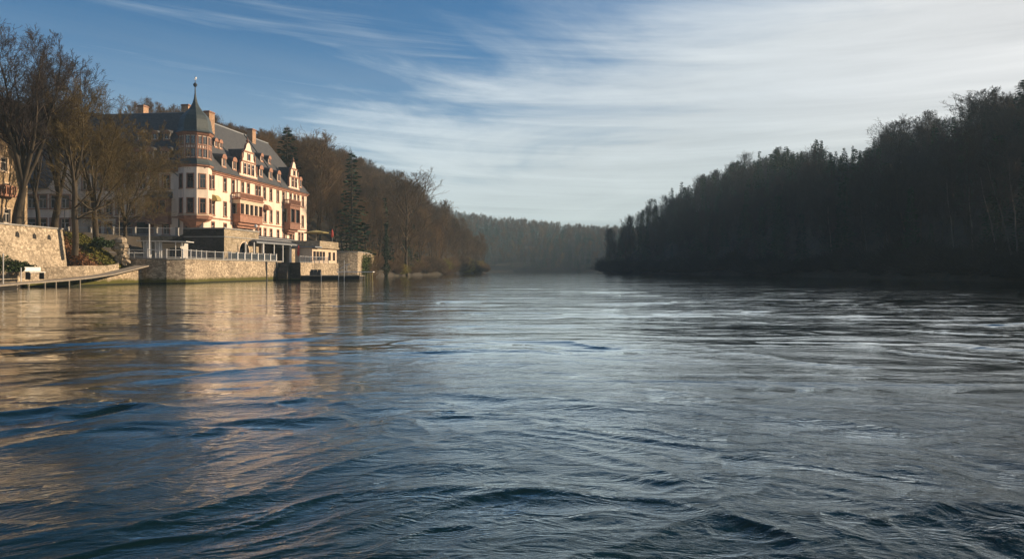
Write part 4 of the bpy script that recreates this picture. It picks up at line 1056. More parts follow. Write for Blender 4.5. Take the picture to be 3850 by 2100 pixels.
xs = np.linspace(c0.x+.8, (602-1925)/FPX*cy0, 24)
for i in range(23):
    y_ = cy0+.5+(.10 if i % 2 else 0); y2 = cy0+.5+(.10 if not i % 2 else 0)
    if 8 < i < 13: continue
    a.extrude([(xs[i], y_, ZT+.1), (xs[i+1], y2, ZT+.1), (xs[i+1], y2, zc), (xs[i], y_, zc)], (0, .02, 0), M['pale_metal'])
a.build('curtain', tent)
a = MB(); xk0, xk1 = (602-1925)/FPX*105, (684-1925)/FPX*105
a.box(xk0, xk1, 104.5, 107, ZT, zc-.15, M['frame_w']); a.box(xk0+1.5, xk0+3.0, 104.44, 104.49, ZT+.4, zc-.8, M['dark_in']); a.build('kiosk', tent)

# rocks beside the mound
rr = random.Random(4)
for k, (px_, py_, s_) in enumerate(((452, 906, .8), (462, 925, .7), (458, 945, .75), (447, 930, .9), (436, 912, .7), (465, 962, .6), (452, 968, .7), (470, 985, .6), (440, 985, .7), (430, 1000, .6))):
    p = px2(px_, py_, 96.5); a = MB()
    V_, F_ = [], []
    nn, mm_ = 7, 5
    for i in range(mm_+1):
        th = math.pi*i/mm_
        for j in range(nn):
            ph = 2*math.pi*j/nn; q = 1+rr.uniform(-.22, .22); a.v.append((s_*q*math.sin(th)*math.cos(ph), s_*q*math.sin(th)*math.sin(ph)*.8, s_*q*.7*math.cos(th)))
    for i in range(mm_):
        for j in range(nn): a.f.append((i*nn+j, i*nn+(j+1) % nn, (i+1)*nn+(j+1) % nn, (i+1)*nn+j)); a.m.append(a.mi(M['wall_rubble']))
    o = a.build('boulder', None, tuple(p)); tag(o, 'grey boulder in the rock pile at the right end of the planted mound', 'boulder', 'boulders piled beside the mound')

# ------------------------------------------------------------------ trees
def frame(d):
    a = np.cross(d, [0, 0, 1.0]) if abs(d[2]) < .95 else np.cross(d, [1.0, 0, 0])
    a /= np.linalg.norm(a); return a, np.cross(d, a)
def tubes_to_mesh(name, segs, sides, mats_, midx=0):
    """segs: list of (p0, r0, p1, r1); each becomes a tapered prism"""
    S = np.array([(*p0, r0, *p1, r1) for p0, r0, p1, r1 in segs], dtype=float)
    p0, r0, p1, r1 = S[:, :3], S[:, 3], S[:, 4:7], S[:, 7]
    d = p1-p0; L_ = np.linalg.norm(d, axis=1, keepdims=True); d = d/np.maximum(L_, 1e-6)
    up = np.where(np.abs(d[:, 2:3]) < .95, [[0, 0, 1.0]], [[1.0, 0, 0]])
    a = np.cross(d, up); a /= np.linalg.norm(a, axis=1, keepdims=True); b = np.cross(d, a)
    n = len(S); V = np.zeros((n, 2, sides, 3))
    for j in range(sides):
        t = 2*math.pi*j/sides; o = a*math.cos(t)+b*math.sin(t)
        V[:, 0, j] = p0+o*r0[:, None]; V[:, 1, j] = p1+o*r1[:, None]
    base = np.arange(n)*2*sides; F = []
    for j in range(sides):
        k = (j+1) % sides; F.append(np.stack([base+j, base+sides+j, base+sides+k, base+k], -1))
    return V.reshape(-1, 3), np.concatenate(F)
def grow(seed, H_, fork=False, spread=.42, r0=None, nl=(22, 7, 6, 4), start=.25, twig=.022, lean=(0, 0), up=.35, taper=1.0):
    """a bare broad-leaved tree: returns trunk segments and crown segments"""
    rg = random.Random(seed); trunk = []; crown = []
    r0 = r0 or H_*.014
    def vrand(): 
        v = Vector((rg.gauss(0, 1), rg.gauss(0, 1), rg.gauss(0, 1))); return v.normalized()
    def branch(p, d, ln, rad, lvl, out, nseg):
        pts = [(p.copy(), rad, d.copy())]; sl = ln/nseg
        for i in range(nseg):
            d = (d+vrand()*(.10 if lvl == 0 else .22)+Vector((0, 0, up*(.15 if lvl == 0 else .22)))).normalized()
            q = p+d*sl; r2 = max(twig*.6, rad*(1-(i+1)/nseg*.72))
            rprev = pts[-1][1]; out.append((tuple(p), rprev, tuple(q), r2)); p = q; pts.append((p.copy(), r2, d.copy()))
        return pts
    def children(pts, lvl, ln):
        if lvl >= len(nl)+0: return
        n = nl[lvl]; m = len(pts)-1
        for k in range(n):
            if lvl == 0: f = start+(1-start)*((k+rg.random()*.8)/n)**.85
            else: f = .22+.78*((k+rg.random())/n)
            f = min(.999, f); i = int(f*m); ff = f*m-i
            p = pts[i][0].lerp(pts[i+1][0], ff); rad = pts[i][1]*(1-ff)+pts[i+1][1]*ff; d0 = pts[i][2]
            az = vrand(); side = (az-d0*az.dot(d0)).normalized()
            if lvl == 0 and side.z < -.1: side.z *= .2; side.normalize()
            an = rg.uniform(.5, .95) if lvl else rg.uniform(.55, 1.0)*(1.15-.55*f)
            dd = (d0*math.cos(an)+side*math.sin(an)).normalized()
            if lvl == 0:
                g = (f-start)/(1-start); env = math.sin(math.pi*min(1, .22+.70*g))**.8
                l2 = H_*spread*env*rg.uniform(.75, 1.1)
            else: l2 = ln*rg.uniform(.38, .62)*(1.15-.5*f)
            r2 = min(rad*.62, max(twig, H_*.0052*(.42**lvl))) if lvl else min(rad*.6, H_*.0068)
            r2 = max(r2, twig*(1 if lvl < 3 else .75))
            pp = branch(p, dd, l2, r2, lvl+1, crown, (6, 4, 3, 2)[min(lvl, 3)])
            children(pp, lvl+1, l2)
    base = Vector((0, 0, 0)); d = Vector((lean[0], lean[1], 1)).normalized()
    if not fork:
        pts = branch(base, d, H_*.93, r0, 0, trunk, 12); children(pts, 0, H_)
    else:
        tl = H_*fork; pts = branch(base, d, tl, r0, 0, trunk, 5); top = pts[-1][0]; nf_ = 4
        for k in range(nf_):
            a_ = 2*math.pi*(k+rg.random()*.6)/nf_; an = rg.uniform(.16, .48)
            dd = Vector((math.cos(a_)*math.sin(an)+lean[0], math.sin(a_)*math.sin(an)+lean[1], math.cos(an))).normalized()
            st = pts[rg.choice((3, 4, 5))][0]
            pp = branch(st, dd, (H_-tl)*rg.uniform(.78, .98), r0*.55, 0, trunk, 10)
            old_ = H_; children2(pp, H_-tl, rg)
    return trunk, crown
def grow2(seed, H_, fork, spread, r0, nl, twig, lean=(0, 0), nf=4, an=(.12, .42), low=0, up=.35):
    """multi-stemmed spreading tree: a short bole, several tall leaders, each with limbs and twigs"""
    rg = random.Random(seed); trunk = []; crown = []
    def vrand(): return Vector((rg.gauss(0, 1), rg.gauss(0, 1), rg.gauss(0, 1))).normalized()
    def branch(p, d, ln, rad, lvl, out, nseg, rend=.28):
        pts = [(p.copy(), rad, d.copy())]; sl = ln/nseg
        for i in range(nseg):
            d = (d+vrand()*(.09 if lvl == 0 else .2)+Vector((0, 0, up*.2))).normalized()
            q = p+d*sl; r2 = max(twig*.6, rad*(1-(1-rend)*(i+1)/nseg)); out.append((tuple(p), pts[-1][1], tuple(q), r2)); p = q; pts.append((p.copy(), r2, d.copy()))
        return pts
    def kids(pts, lvl, ln, f0=.2):
        if lvl >= len(nl): return
        n = nl[lvl]; m = len(pts)-1
        for k in range(n):
            f = min(.999, f0+(1-f0)*((k+rg.random())/n)); i = int(f*m); ff = f*m-i
            p = pts[i][0].lerp(pts[i+1][0], ff); rad = pts[i][1]*(1-ff)+pts[i+1][1]*ff; d0 = pts[i][2]
            v = vrand(); side = (v-d0*v.dot(d0)).normalized(); a_ = rg.uniform(.45, .95)
            dd = (d0*math.cos(a_)+side*math.sin(a_)).normalized()
            l2 = (ln*spread*rg.uniform(.7, 1.1)*(1.15-.65*f)) if lvl == 0 else ln*rg.uniform(.36, .6)*(1.15-.5*f)
            r2 = max(twig*(1 if lvl < 3 else .7), min(rad*.6, ln*.011*(.5 if lvl else 1)))
            kids(branch(p, dd, l2, r2, lvl+1, crown, (6, 4, 3, 2)[min(lvl, 3)]), lvl+1, l2)
    d = Vector((lean[0], lean[1], 1)).normalized(); tl = H_*fork
    pts = branch(Vector((0, 0, -.3)), d, tl+.3, r0, 0, trunk, 6, .72)
    for k in range(nf):
        a_ = 2*math.pi*(k+rg.random()*.7)/nf; an_ = rg.uniform(*an)
        dd = Vector((math.cos(a_)*math.sin(an_)+lean[0], math.sin(a_)*math.sin(an_)+lean[1], math.cos(an_))).normalized()
        st = pts[rg.choice((4, 5, 6))]
        ll = (H_-tl)*rg.uniform(.82, 1.0)
        kids(branch(st[0], dd, ll, r0*.55, 0, trunk, 10, .12), 0, ll)
    for k in range(low):
        st = pts[rg.choice((3, 4, 5))]; a_ = rg.uniform(0, 6.28); dd = Vector((math.cos(a_), math.sin(a_), .35)).normalized()
        kids(branch(st[0], dd, H_*.38, r0*.28, 1, trunk, 7, .2), 1, H_*.38)
    return trunk, crown
def tree_meshes(trunk, crown, mb, mt, sides=3):
    V, F = tubes_to_mesh('t', trunk, 6, None); a = np_mesh('trunk', V, F, [mb], True)
    V, F = tubes_to_mesh('c', crown, sides, None); b = np_mesh('crown', V, F, [mt])
    return a, b
def spruce(seed, H_, Rr, base=.10, dens=1.0, droop=.25):
    rg = random.Random(seed); V = []; F = []
    n = int(34*dens)
    for i in range(n):
        f = base+(1-base)*(i/n)**.92; z = H_*f; rl = Rr*(1-f)**.82*rg.uniform(.72, 1.12)+.12
        nb = max(4, int(9*(1-f)+4))
        for j in range(nb):
            a_ = 2*math.pi*(j+rg.random())/nb; l = rl*rg.uniform(.7, 1.15); dx_, dy_ = math.cos(a_), math.sin(a_); sx_, sy_ = -dy_, dx_
            ns = max(2, int(l/.45))
            for k in range(ns):
                g = (k+rg.random())/ns; r = l*g; w_ = (.30+.35*(1-g))*rg.uniform(.7, 1.3)*(.5+.5*min(1, rl/1.5)); zz_ = z-droop*r*g+rg.uniform(-.12, .12)
                ln = .55*rg.uniform(.7, 1.3); dz_ = -ln*rg.uniform(.2, .6)
                s_ = rg.choice((-1, 1)); b = len(V)
                c = Vector((dx_*r, dy_*r, zz_)); e = c+Vector((dx_*ln*.6+sx_*s_*w_, dy_*ln*.6+sy_*s_*w_, dz_)); e2 = c+Vector((dx_*ln*.9, dy_*ln*.9, dz_*.3)); e3 = c+Vector((-dx_*.1+sx_*s_*w_*.6, -dy_*.1+sy_*s_*w_*.6, dz_*.9))
                V += [tuple(c), tuple(e2), tuple(e), tuple(e3)]; F.append((b, b+1, b+2, b+3))
    top = [((0, 0, -.3), H_*.013, (0, 0, H_*.5), H_*.008), ((0, 0, H_*.5), H_*.008, (0, 0, H_), .02)]
    tv, tf_ = tubes_to_mesh('t', top, 6, None)
    return np_mesh('trunk', tv, tf_, [M['bark']], True), np_mesh('crown', np.array(V), np.array(F), [M['needles']])
def set_tree(name, meshes, loc, sc, rz, label, group=None, cat='tree'):
    o = empty(name, loc, rz); o.scale = sc if isinstance(sc, tuple) else (sc, sc, sc); tag(o, label, cat, group)
    place('trunk', meshes[0], o); place('crown', meshes[1], o); return o

# large trees on the left, each its own shape
def fore(name, px_, py_, Y_, top_py, seed, label, **kw):
    p = px2(px_, py_, Y_); H_ = HC+(HOR-top_py)/FPX*Y_-p.z
    mt = kw.pop('mt', 'twig_dark'); rz = kw.pop('rz', 0)
    tr, cr = grow2(seed, H_*.93, **kw); set_tree(name, tree_meshes(tr, cr, M['bark'], M[mt]), tuple(p), 1, rz, label)
fore('bare_tree', 62, 838, 84, 95, 3, 'tallest leafless tree with forked dark stems before the ochre house', fork=.20, spread=.42, r0=.48, nl=(13, 8, 6, 4), twig=.016, nf=6, an=(.10, .40))
fore('bare_tree', 205, 850, 95, 165, 8, 'tall leafless tree with upright limbs behind the two mound trees', fork=.22, spread=.42, r0=.42, nl=(12, 8, 6, 4), twig=.017, nf=5, an=(.08, .36))
fore('bare_tree', 281, 950, 88, 262, 14, 'leafless tree with long pale trunk lowest on the planted mound', fork=.40, spread=.42, r0=.36, nl=(12, 8, 6, 4), twig=.015, nf=4, an=(.12, .40), low=3, mt='twig_olive')
fore('bare_tree', 362, 908, 93, 262, 17, 'leafless tree with brown spreading crown higher on the mound before the hotel', fork=.30, spread=.46, r0=.34, nl=(12, 8, 6, 4), twig=.015, nf=5, an=(.15, .50), low=6, lean=(.04, 0), mt='twig_olive')
fore('bare_tree', 470, 885, 104, 440, 23, 'bushy olive brown leafless tree covering the left windows of the hotel', fork=.16, spread=.52, r0=.24, nl=(12, 9, 7, 4), twig=.017, nf=6, an=(.2, .65), low=7, mt='twig_olive', up=.15)
fore('bare_tree', 145, 850, 112, 230, 37, 'leafless tree standing before the shaded annex', fork=.3, spread=.42, r0=.30, nl=(11, 8, 6, 3), twig=.02, nf=4, an=(.1, .38))

BT = []
for k, (sd_, sp_, st_) in enumerate(((101, .30, .22), (102, .36, .30), (103, .26, .18), (104, .33, .35), (105, .40, .22), (106, .24, .28))):
    tr, cr = grow(sd_, 20.0, False, sp_, .22, (26, 7, 5, 3), st_, .026, up=.5)
    BT.append(tree_meshes(tr, cr, M['bark'], M['twig']))
BW = [(a_, b_.copy()) for a_, b_ in BT[:3]]
for a_, b_ in BW: b_.materials[0] = M['twig_warm']
DT = [(a_, bpy.data.meshes.new_from_object(bpy.data.objects.new('t', b_))) for a_, b_ in BT[:4]]
for a_, b_ in DT: b_.materials[0] = M['twig_dark']  # same crowns recoloured darker, putting the hillside's shade into the twigs
ST = [spruce(201, 20, 3.4), spruce(202, 20, 2.9, .18), spruce(203, 20, 3.9, .06, 1.1), spruce(204, 20, 2.4, .30, .9)]
SIL_L = [(350, 395), (480, 395), (560, 368), (640, 372), (720, 400), (800, 430), (860, 450), (960, 480), (1020, 500), (1079, 478), (1120, 515), (1170, 520), (1207, 500), (1270, 545), (1322, 590), (1400, 600), (1460, 640), (1530, 650), (1590, 690), (1640, 735), (1660, 730), (1700, 770), (1760, 810), (1800, 850), (1825, 900), (1840, 960), (1850, 1010)]
SIL_R = [(2240, 1012), (2262, 960), (2290, 865), (2328, 824), (2400, 775), (2469, 741), (2546, 690), (2648, 632), (2764, 590), (2860, 570), (2956, 546), (3071, 527), (3150, 560), (3250, 540), (3347, 455), (3420, 480), (3480, 420), (3577, 389), (3640, 395), (3705, 338), (3780, 330), (3850, 302), (4300, 230)]
class Spacer:
    def __init__(s, d): s.d = d; s.g = {}
    def ok(s, x, y, d=None):
        d = d or s.d; i, j = int(x//s.d), int(y//s.d)
        for a_ in range(i-1, i+2):
            for b_ in range(j-1, j+2):
                for (u_, v_) in s.g.get((a_, b_), ()):
                    if (u_-x)**2+(v_-y)**2 < d*d: return False
        s.g.setdefault((i, j), []).append((x, y)); return True
rg = random.Random(77)
def pxof(x, y): return 1925+FPX*x/y
def hmax(x, y, z, sil):
    return HC+(HOR-float(interp(pxof(x, y), sil)))/FPX*y-z
# ---- wood on the left bank
stuff_pts = {'left': [], 'right': [], 'far': []}
cnt = 0
sp = Spacer(4.2); cand = []
for _ in range(9000):
    y = rg.uniform(150, 398); xl = float(interp(y, XL)); x = xl-1.0-rg.random()**1.4*75
    if y < 176 and x > -58: continue
    if y < 186 and x > -44: continue
    if pxof(x, y) < 1120 and y < 176 and x > -64: continue
    if not sp.ok(x, y): continue
    cand.append((x, y))
for _ in range(2500):      # slope behind the hotel
    y = rg.uniform(146, 215); x = rg.uniform(-125, -66)
    if not sp.ok(x, y): continue
    cand.append((x, y))
def put(kind, x, y, z, h, label, group, sq=None):
    lib = {'b': BT if rg.random() < (.85 if y < 250 else .55) else BW, 'd': DT, 's': ST}[kind]; me_ = lib[rg.randrange(len(lib))]; s_ = h/20.0; w_ = s_**.6*rg.uniform(.85, 1.1)*(sq or 1)
    return set_tree('spruce' if kind == 's' else 'bare_tree', me_, (x, y, z-.2), (w_, w_, s_), rg.uniform(0, 6.28), label, group)
cand.sort(key=lambda c: c[1]+max(0, float(interp(c[1], XL))-c[0])*2.2)
nb_ = 0
for x, y in cand:
    z = gz(x, y); hm = hmax(x, y, z, SIL_L); h = min(rg.uniform(12, 21), hm*(.66+.36*rg.random()**1.5))
    if h < 4.5: continue
    if nb_ < 130:
        hotelback = pxof(x, y) < 1130
        lab = 'leafless brown tree on the slope behind the hotel roof' if hotelback else 'leafless reddish brown tree in the sunlit wood on the left bank'
        if rg.random() < .14: put('s', x, y, z, h, 'dark green spruce among bare trees in the wood beside the hotel', 'spruces in the left bank wood')
        else: put('b', x, y, z, h, lab, 'bare trees behind the hotel' if hotelback else 'bare trees of the left bank wood'); nb_ += 1
    elif len(stuff_pts['left']) < 1800: stuff_pts['left'].append((x, y, z-.2, h/20))
# the distinct trees of that wood
def special(kind, px_, top, Y_, label, wide=1.0, mesh=None):
    x = (px_-1925)/FPX*Y_; z = gz(x, Y_); h = (HC+(HOR-top)/FPX*Y_-z)*(.92 if kind != 's' else 1); s_ = h/20; lib = mesh
    return set_tree('spruce' if kind == 's' else 'bare_tree', lib, (x, Y_, z-.2), (s_**.7*wide, s_**.7*wide, s_), rg.uniform(0, 6), label)
special('s', 1079, 470, 184, 'tall dark spruce just right of the hotel roof end', 1.45, ST[2])
special('s', 1322, 562, 184, 'tallest full dark green spruce in the middle of the left bank wood', 1.25, ST[0])
special('b', 1207, 492, 186, 'tallest leafless tree with round crown between the two big spruces', 1.25, BT[4])
special('b', 1530, 645, 228, 'broad round-crowned leafless tree near the middle of the wood', 1.7, BT[4])
special('b', 1660, 725, 300, 'slim leafless tree standing above the falling treeline', .9, BT[5])
# ivy-clad trunk
def leaf_cloud(n, fn, size, seed):
    rn = np.random.default_rng(seed); P = np.array([fn(rn) for _ in range(n)]); s_ = size*rn.uniform(.6, 1.3, (n, 1))
    u = rn.normal(size=(n, 3)); u /= np.linalg.norm(u, axis=1, keepdims=True); v = np.cross(u, rn.normal(size=(n, 3))); v /= np.linalg.norm(v, axis=1, keepdims=True)
    V = np.stack([P-u*s_, P+v*s_*.7, P+u*s_, P-v*s_*.7], 1).reshape(-1, 3); F = np.arange(4*n).reshape(n, 4); return V, F
x = (1452-1925)/FPX*200; z = gz(x, 200)
o = empty('ivy_tree', (x, 200, z-.2)); tag(o, 'slim trunk wrapped in dark green ivy at the middle of the wood', 'tree')
tr, cr = grow(301, 19, False, .24, .26, (18, 6, 5, 3), .5, .026); a_, b_ = tree_meshes(tr, cr, M['bark'], M['twig']); place('trunk', a_, o); place('crown', b_, o)
def ivf(rn):
    z_ = rn.uniform(.5, 16); r_ = (.9-.03*z_)*rn.uniform(.3, 1)*(1+.5*math.sin(z_*1.7)); a2 = rn.uniform(0, 6.28); return (r_*math.cos(a2), r_*math.sin(a2), z_)
V, F = leaf_cloud(2600, ivf, .16, 3); place('ivy', np_mesh('ivy', V, F, [M['ivy_dark']]), o)

# ---- dark wood on the right bank
sp = Spacer(4.6); cand = []
for _ in range(16000):
    y = rg.uniform(95, 410); xr = float(interp(y, XR)); d_ = .6+rg.random()*85; x = xr+d_
    if not sp.ok(x, y): continue
    cand.append((x, y, d_))
rg.shuffle(cand); nb2 = ns2 = 0
def angle_gain(c):
    x, y, d_ = c; return 0
items = []
for x, y, d_ in cand:
    z = gz(x, y); hm = hmax(x, y, z, SIL_R); px_ = pxof(x, y)
    if px_ < 2238 or px_ > 4300: continue
    nat = rg.uniform(14, 21)
    if d_ > 25 and hm < 30: h = min(hm*((.80+.26*rg.random()) if rg.random() < .18 else (.55+.33*rg.random())), 25)
    else: h = min(nat*(.45 if rg.random() < .25 else 1), hm)
    if h < 4: continue
    kind = 's' if rg.random() < (1.0 if h > .84*hm and px_ < 3300 else .80 if px_ < 3300 and hm < 27 else .48) else 'd'
    ridge = hm < 26
    items.append(((0 if ridge and px_ < 3900 else 1 if d_ < 22 and px_ < 3900 else 2, y), kind, x, y, z, h, px_))
items.sort(key=lambda i: i[0])
for _, kind, x, y, z, h, px_ in items:
    if kind == 's' and ns2 < 262:
        put('s', x, y, z, h, 'dark conifer in the shaded wood on the right hillside', 'conifers of the right hillside wood', 1.05); ns2 += 1
    elif kind == 'd' and nb2 < 150:
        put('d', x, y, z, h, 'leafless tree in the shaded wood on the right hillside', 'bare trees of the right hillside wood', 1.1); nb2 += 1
    else: stuff_pts['right'].append((x, y, z-.2, h/20))
special('d', 3347, 447, 235, 'round spreading leafless tree standing out on the right ridge', 1.9, DT[1])
special('d', 3705, 325, 200, 'broad leafless crown highest on the right ridge', 1.9, DT[3])
special('d', 3800, 330, 190, 'leafless crown beside the conifer at the right edge', 1.6, DT[0])
special('s', 3852, 290, 180, 'big dark conifer cut by the right edge', 1.5, ST[2])
special('s', 3071, 524, 285, 'pair of conifer tips standing out on the middle of the right ridge', 1.1, ST[1])
special('s', 2956, 545, 300, 'pointed conifer on the ridge left of the standing-out pair', 1.3, ST[2])
# ---- far hillside
sp = Spacer(4.8)
for _ in range(22000):
    y = rg.uniform(645, 900); x = rg.uniform(-190, 190)
    if not (1640 < pxof(x, y) < 2420): continue
    if not sp.ok(x, y): continue
    stuff_pts['far'].append((x, y, gz(x, y)-.2, rg.uniform(.5, .82)))
for _ in range(3000):
    y = rg.uniform(405, 640); x = float(interp(y, XR))+rg.uniform(2, 60)
    if pxof(x, y) > 2500 or not sp.ok(x, y): continue
    stuff_pts['far'].append((x, y, gz(x, y)-.2, rg.uniform(.5, .8)))

def scatter(name, pts, protos, label, cat='wood'):
    """many trees as one object: geometry nodes place a tree mesh on every point"""
    colp = bpy.data.collections.new(name+'_kinds')
    for k, (tr_, cr_) in enumerate(protos):
        me_ = cr_.copy(); o = bpy.data.objects.new('kind', me_); colp.objects.link(o)
    me = bpy.data.meshes.new(name); me.from_pydata([p[:3] for p in pts], [], [])
    at = me.attributes.new('s', 'FLOAT', 'POINT'); at.data.foreach_set('value', [p[3] for p in pts])
    ob = place(name, me); tag(ob, label, cat, kind='stuff')
    ng = bpy.data.node_groups.new(name, 'GeometryNodeTree')
    ng.interface.new_socket('Geometry', in_out='INPUT', socket_type='NodeSocketGeometry'); ng.interface.new_socket('Geometry', in_out='OUTPUT', socket_type='NodeSocketGeometry')
    N = ng.nodes; gi = N.new('NodeGroupInput'); go = N.new('NodeGroupOutput'); ip = N.new('GeometryNodeInstanceOnPoints'); ci = N.new('GeometryNodeCollectionInfo')
    ci.inputs['Collection'].default_value = colp; ci.inputs['Separate Children'].default_value = True; ci.inputs['Reset Children'].default_value = True
    rv = N.new('FunctionNodeRandomValue'); rv.data_type = 'FLOAT_VECTOR'; rv.inputs[0].default_value = (0, 0, 0); rv.inputs[1].default_value = (0, 0, 6.28)
    na_ = N.new('GeometryNodeInputNamedAttribute'); na_.data_type = 'FLOAT'; na_.inputs['Name'].default_value = 's'
    ng.links.new(gi.outputs[0], ip.inputs['Points']); ng.links.new(ci.outputs[0], ip.inputs['Instance']); ip.inputs['Pick Instance'].default_value = True
    ng.links.new(rv.outputs[0], ip.inputs['Rotation']); ng.links.new(na_.outputs[0], ip.inputs['Scale']); ng.links.new(ip.outputs[0], go.inputs[0])
    md = ob.modifiers.new('scatter', 'NODES'); md.node_group = ng
    return ob
far_b = [tree_meshes(*grow(401+k, 20.0, False, .36, .22, (16, 5, 4), .2, .10, up=.4), M['bark'], M['twig']) for k in range(3)]
far_s = [spruce(411+k, 20, 4.0, .1, .5) for k in range(2)]
scatter('hillside_wood', stuff_pts['left'], BT[:4], 'mass of bare trees further back in the left bank wood')
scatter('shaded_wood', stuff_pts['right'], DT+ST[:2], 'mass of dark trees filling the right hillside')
scatter('distant_wood', stuff_pts['far'], far_b[:2]+far_s+far_s, 'hazy wood covering the far hill that closes the valley')

# ------------------------------------------------------------------ shrubs along the left shore, plants on the mound
def shrub_mesh(seed, mt):
    rg2 = random.Random(seed); segs = []
    for i in range(170):
        a2 = rg2.uniform(0, 6.28); an = rg2.uniform(.1, 1.25); p = Vector((rg2.uniform(-.5, .5), rg2.uniform(-.5, .5), 0)); d = Vector((math.cos(a2)*math.sin(an), math.sin(a2)*math.sin(an), math.cos(an)))
        for k in range(3):
            q = p+d*.5*rg2.uniform(.7, 1.2); segs.append((tuple(p), .018, tuple(q), .014))
            for _ in range(2):
                e = (d+Vector((rg2.gauss(0, .6), rg2.gauss(0, .6), rg2.gauss(0, .5)))).normalized(); segs.append((tuple(q), .013, tuple(q+e*.45), .009))
            p = q; d = (d+Vector((rg2.gauss(0, .25), rg2.gauss(0, .25), rg2.gauss(0, .2)))).normalized()
    V, F = tubes_to_mesh('s', segs, 3, None); return np_mesh('bare_shrub', V, F, [mt])
SH = [shrub_mesh(1, M['shrub']), shrub_mesh(2, M['shrub']), shrub_mesh(3, M['shrub_y']), shrub_mesh(4, M['twig'])]
y = 176.0
while y < 398:
    for _ in range(2):
        xl = float(interp(y, XL)); x = xl-rg.uniform(-.3, 5); k = rg.choices((0, 1, 2, 3), (4, 4, 1.3, 4))[0]; s_ = rg.uniform(1.2, 2.6)
        o = place('bare_shrub', SH[k], None, (x, y, gz(x, y)-.1), rg.uniform(0, 6), (s_, s_, s_*rg.uniform(.8, 1.4)))
        tag(o, 'yellowish shrub at the waterline of the left wood' if k == 2 else 'orange brown leafless shrub at the waterline of the left wood', 'shrub', 'yellow shrubs along the left shore' if k == 2 else 'brown shrubs along the left shore')
    y += rg.uniform(3.0, 5.5)
pg_ = px2(962, 850, 133)
a = MB(); a.tube([(pg_.x, pg_.y, 6.8), (pg_.x, pg_.y, pg_.z-.2)], .06, M['dark_metal'], 6); a.lathe([(0, pg_.z-.28), (.22, pg_.z-.18), (.28, pg_.z), (.22, pg_.z+.2), (0, pg_.z+.28)], (pg_.x, pg_.y), M['white'], 10)
tag(a.build('globe_lamp'), 'white globe lamp on a thin post before the hotel ground floor', 'lamp')
# dark scrub hanging over the right waterline, and a few leaning pale trunks
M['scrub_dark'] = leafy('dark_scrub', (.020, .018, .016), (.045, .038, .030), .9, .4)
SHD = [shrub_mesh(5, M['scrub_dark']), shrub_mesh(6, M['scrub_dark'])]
y = 112.0
while y < 392:
    x = float(interp(y, XR))+rg.uniform(-.8, 1.6); s_ = rg.uniform(1.6, 3.4)
    o = place('bare_shrub', SHD[rg.randrange(2)], None, (x, y, gz(x+1, y)-.4), rg.uniform(0, 6), (s_, s_, s_*rg.uniform(.7, 1.2)))
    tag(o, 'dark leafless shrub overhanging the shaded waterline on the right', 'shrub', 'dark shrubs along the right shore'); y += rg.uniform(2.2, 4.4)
M['bark_pale'] = leafy('pale_bark', (.080, .072, .062), (.15, .135, .115), .85, 1.5)
trp, crp = grow(501, 20, False, .16, .16, (14, 6, 5), .55, .026, up=.5)
PALE = tree_meshes(trp, crp, M['bark_pale'], M['twig_dark'])
for px_, dd_, ln_ in ((3130, 3, .10), (3270, 2, .16), (3340, 4, .10), (3440, 3, .06), (3590, 3, .14), (3660, 2, .10), (3760, 2, .26), (3815, 3, .30), (3835, 2, .14)):
    r_ = (px_-1925)/FPX
    y = min(np.arange(100, 400, .5), key=lambda q: abs(interp(q, XR)+dd_-r_*q)); x = float(interp(y, XR))+dd_
    o = set_tree('bare_tree', PALE, (x, float(y), gz(x, float(y))-.3), (.9, .9, rg.uniform(.75, .95)), 0, 'slim leaning tree with pale trunk at the foot of the dark right hillside', 'pale leaning trunks on the right shore'); o.rotation_euler = (0, -ln_, 0)
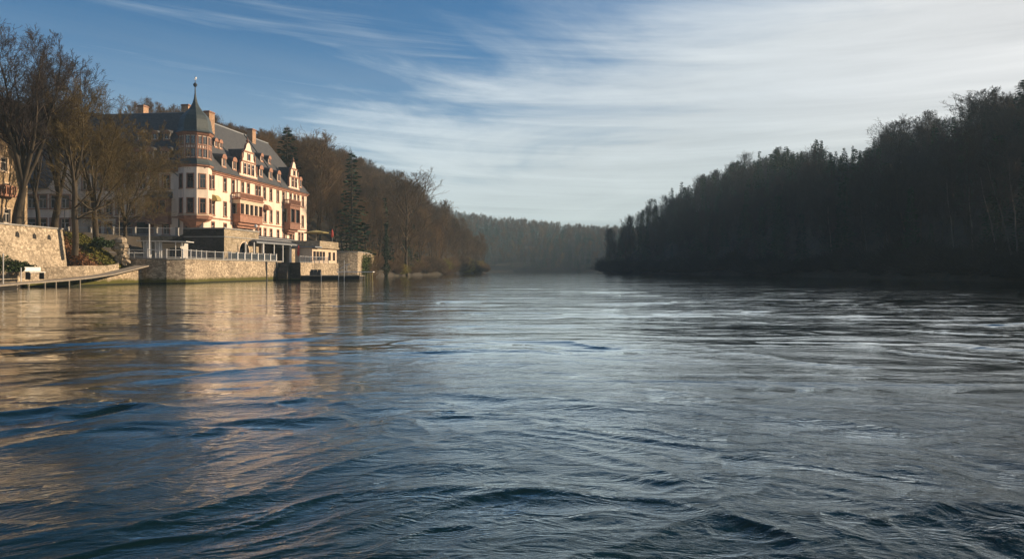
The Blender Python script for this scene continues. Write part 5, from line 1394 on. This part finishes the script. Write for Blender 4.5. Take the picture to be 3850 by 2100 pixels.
# mound cover
def mound_fn(rn):
    x = rn.uniform(-52.5, -46.9); y = rn.uniform(88.3, 97); return (x, y, float(terrain(x, y))+rn.uniform(0, .35))
V, F = leaf_cloud(9000, mound_fn, .13, 11)
mi_ = (np.random.default_rng(2).random(len(F)) < .45).astype(int)
cen = V.reshape(-1, 4, 3).mean(1); mi_ = np.where((cen[:, 1] < 90.5) & (cen[:, 0] > -50.5), 1, np.where(cen[:, 1] > 92.5, 0, mi_))
tag(place('ground_cover', np_mesh('ground_cover', V, F, [M['grass'], M['brush']], midx=mi_)), 'green and reddish low plants covering the mound under the trees', 'plants', kind='stuff')
def bush(name, c, r, n, m, label, seed, flat=.8):
    def fn(rn):
        v = rn.normal(size=3); v /= np.linalg.norm(v); k = rn.uniform(.6, 1.0)*(1+.25*math.sin(v[0]*5+v[2]*4)); return (v[0]*r*k, v[1]*r*k, abs(v[2])*r*k*flat)
    V, F = leaf_cloud(n, fn, .11, seed); return tag(place(name, np_mesh(name, V, F, [m]), None, c), label, 'bush')
bush('evergreen_bush', tuple(px2(384, 928, 93)), 1.3, 1500, M['ivy_dark'], 'dark green bush at the foot of the higher mound tree', 5)
bush('quay_bush', tuple(px2(20, 1020, 76)), 1.7, 1500, M['ivy_dark'], 'dark bush against the retaining wall at the left edge', 6)
bush('small_bush', tuple(px2(100, 1018, 79)), 1.0, 900, M['ivy_dark'], 'small dark bush behind the white bench', 7)
def ivw(rn):
    s_ = rn.uniform(0, 1); z_ = rn.uniform(0, 5.3); return (-32.55-s_*.9+rn.uniform(0, .35), 173+s_*15, z_*(.5+.5*rn.random())+.2)
V, F = leaf_cloud(2600, ivw, .17, 8); tag(place('wall_ivy', np_mesh('wall_ivy', V, F, [M['ivy']])), 'bright green ivy hanging over the garden wall', 'ivy')

# ------------------------------------------------------------------ haze
m = bpy.data.materials.new('haze_air'); m.use_nodes = True; t = NT(m.node_tree); t.n.clear()
pv = t.new('ShaderNodeVolumePrincipled'); pv.inputs['Color'].default_value = (.62, .86, 1.0, 1); pv.inputs['Density'].default_value = .00031; pv.inputs['Anisotropy'].default_value = 0.0
mo = t.new('ShaderNodeOutputMaterial'); t.link(pv.outputs[0], mo.inputs['Volume'])
a = MB(); a.box(-2600, 2600, -700, 3300, -4, 150, m); hz = a.build('haze'); tag(hz, kind='stuff')
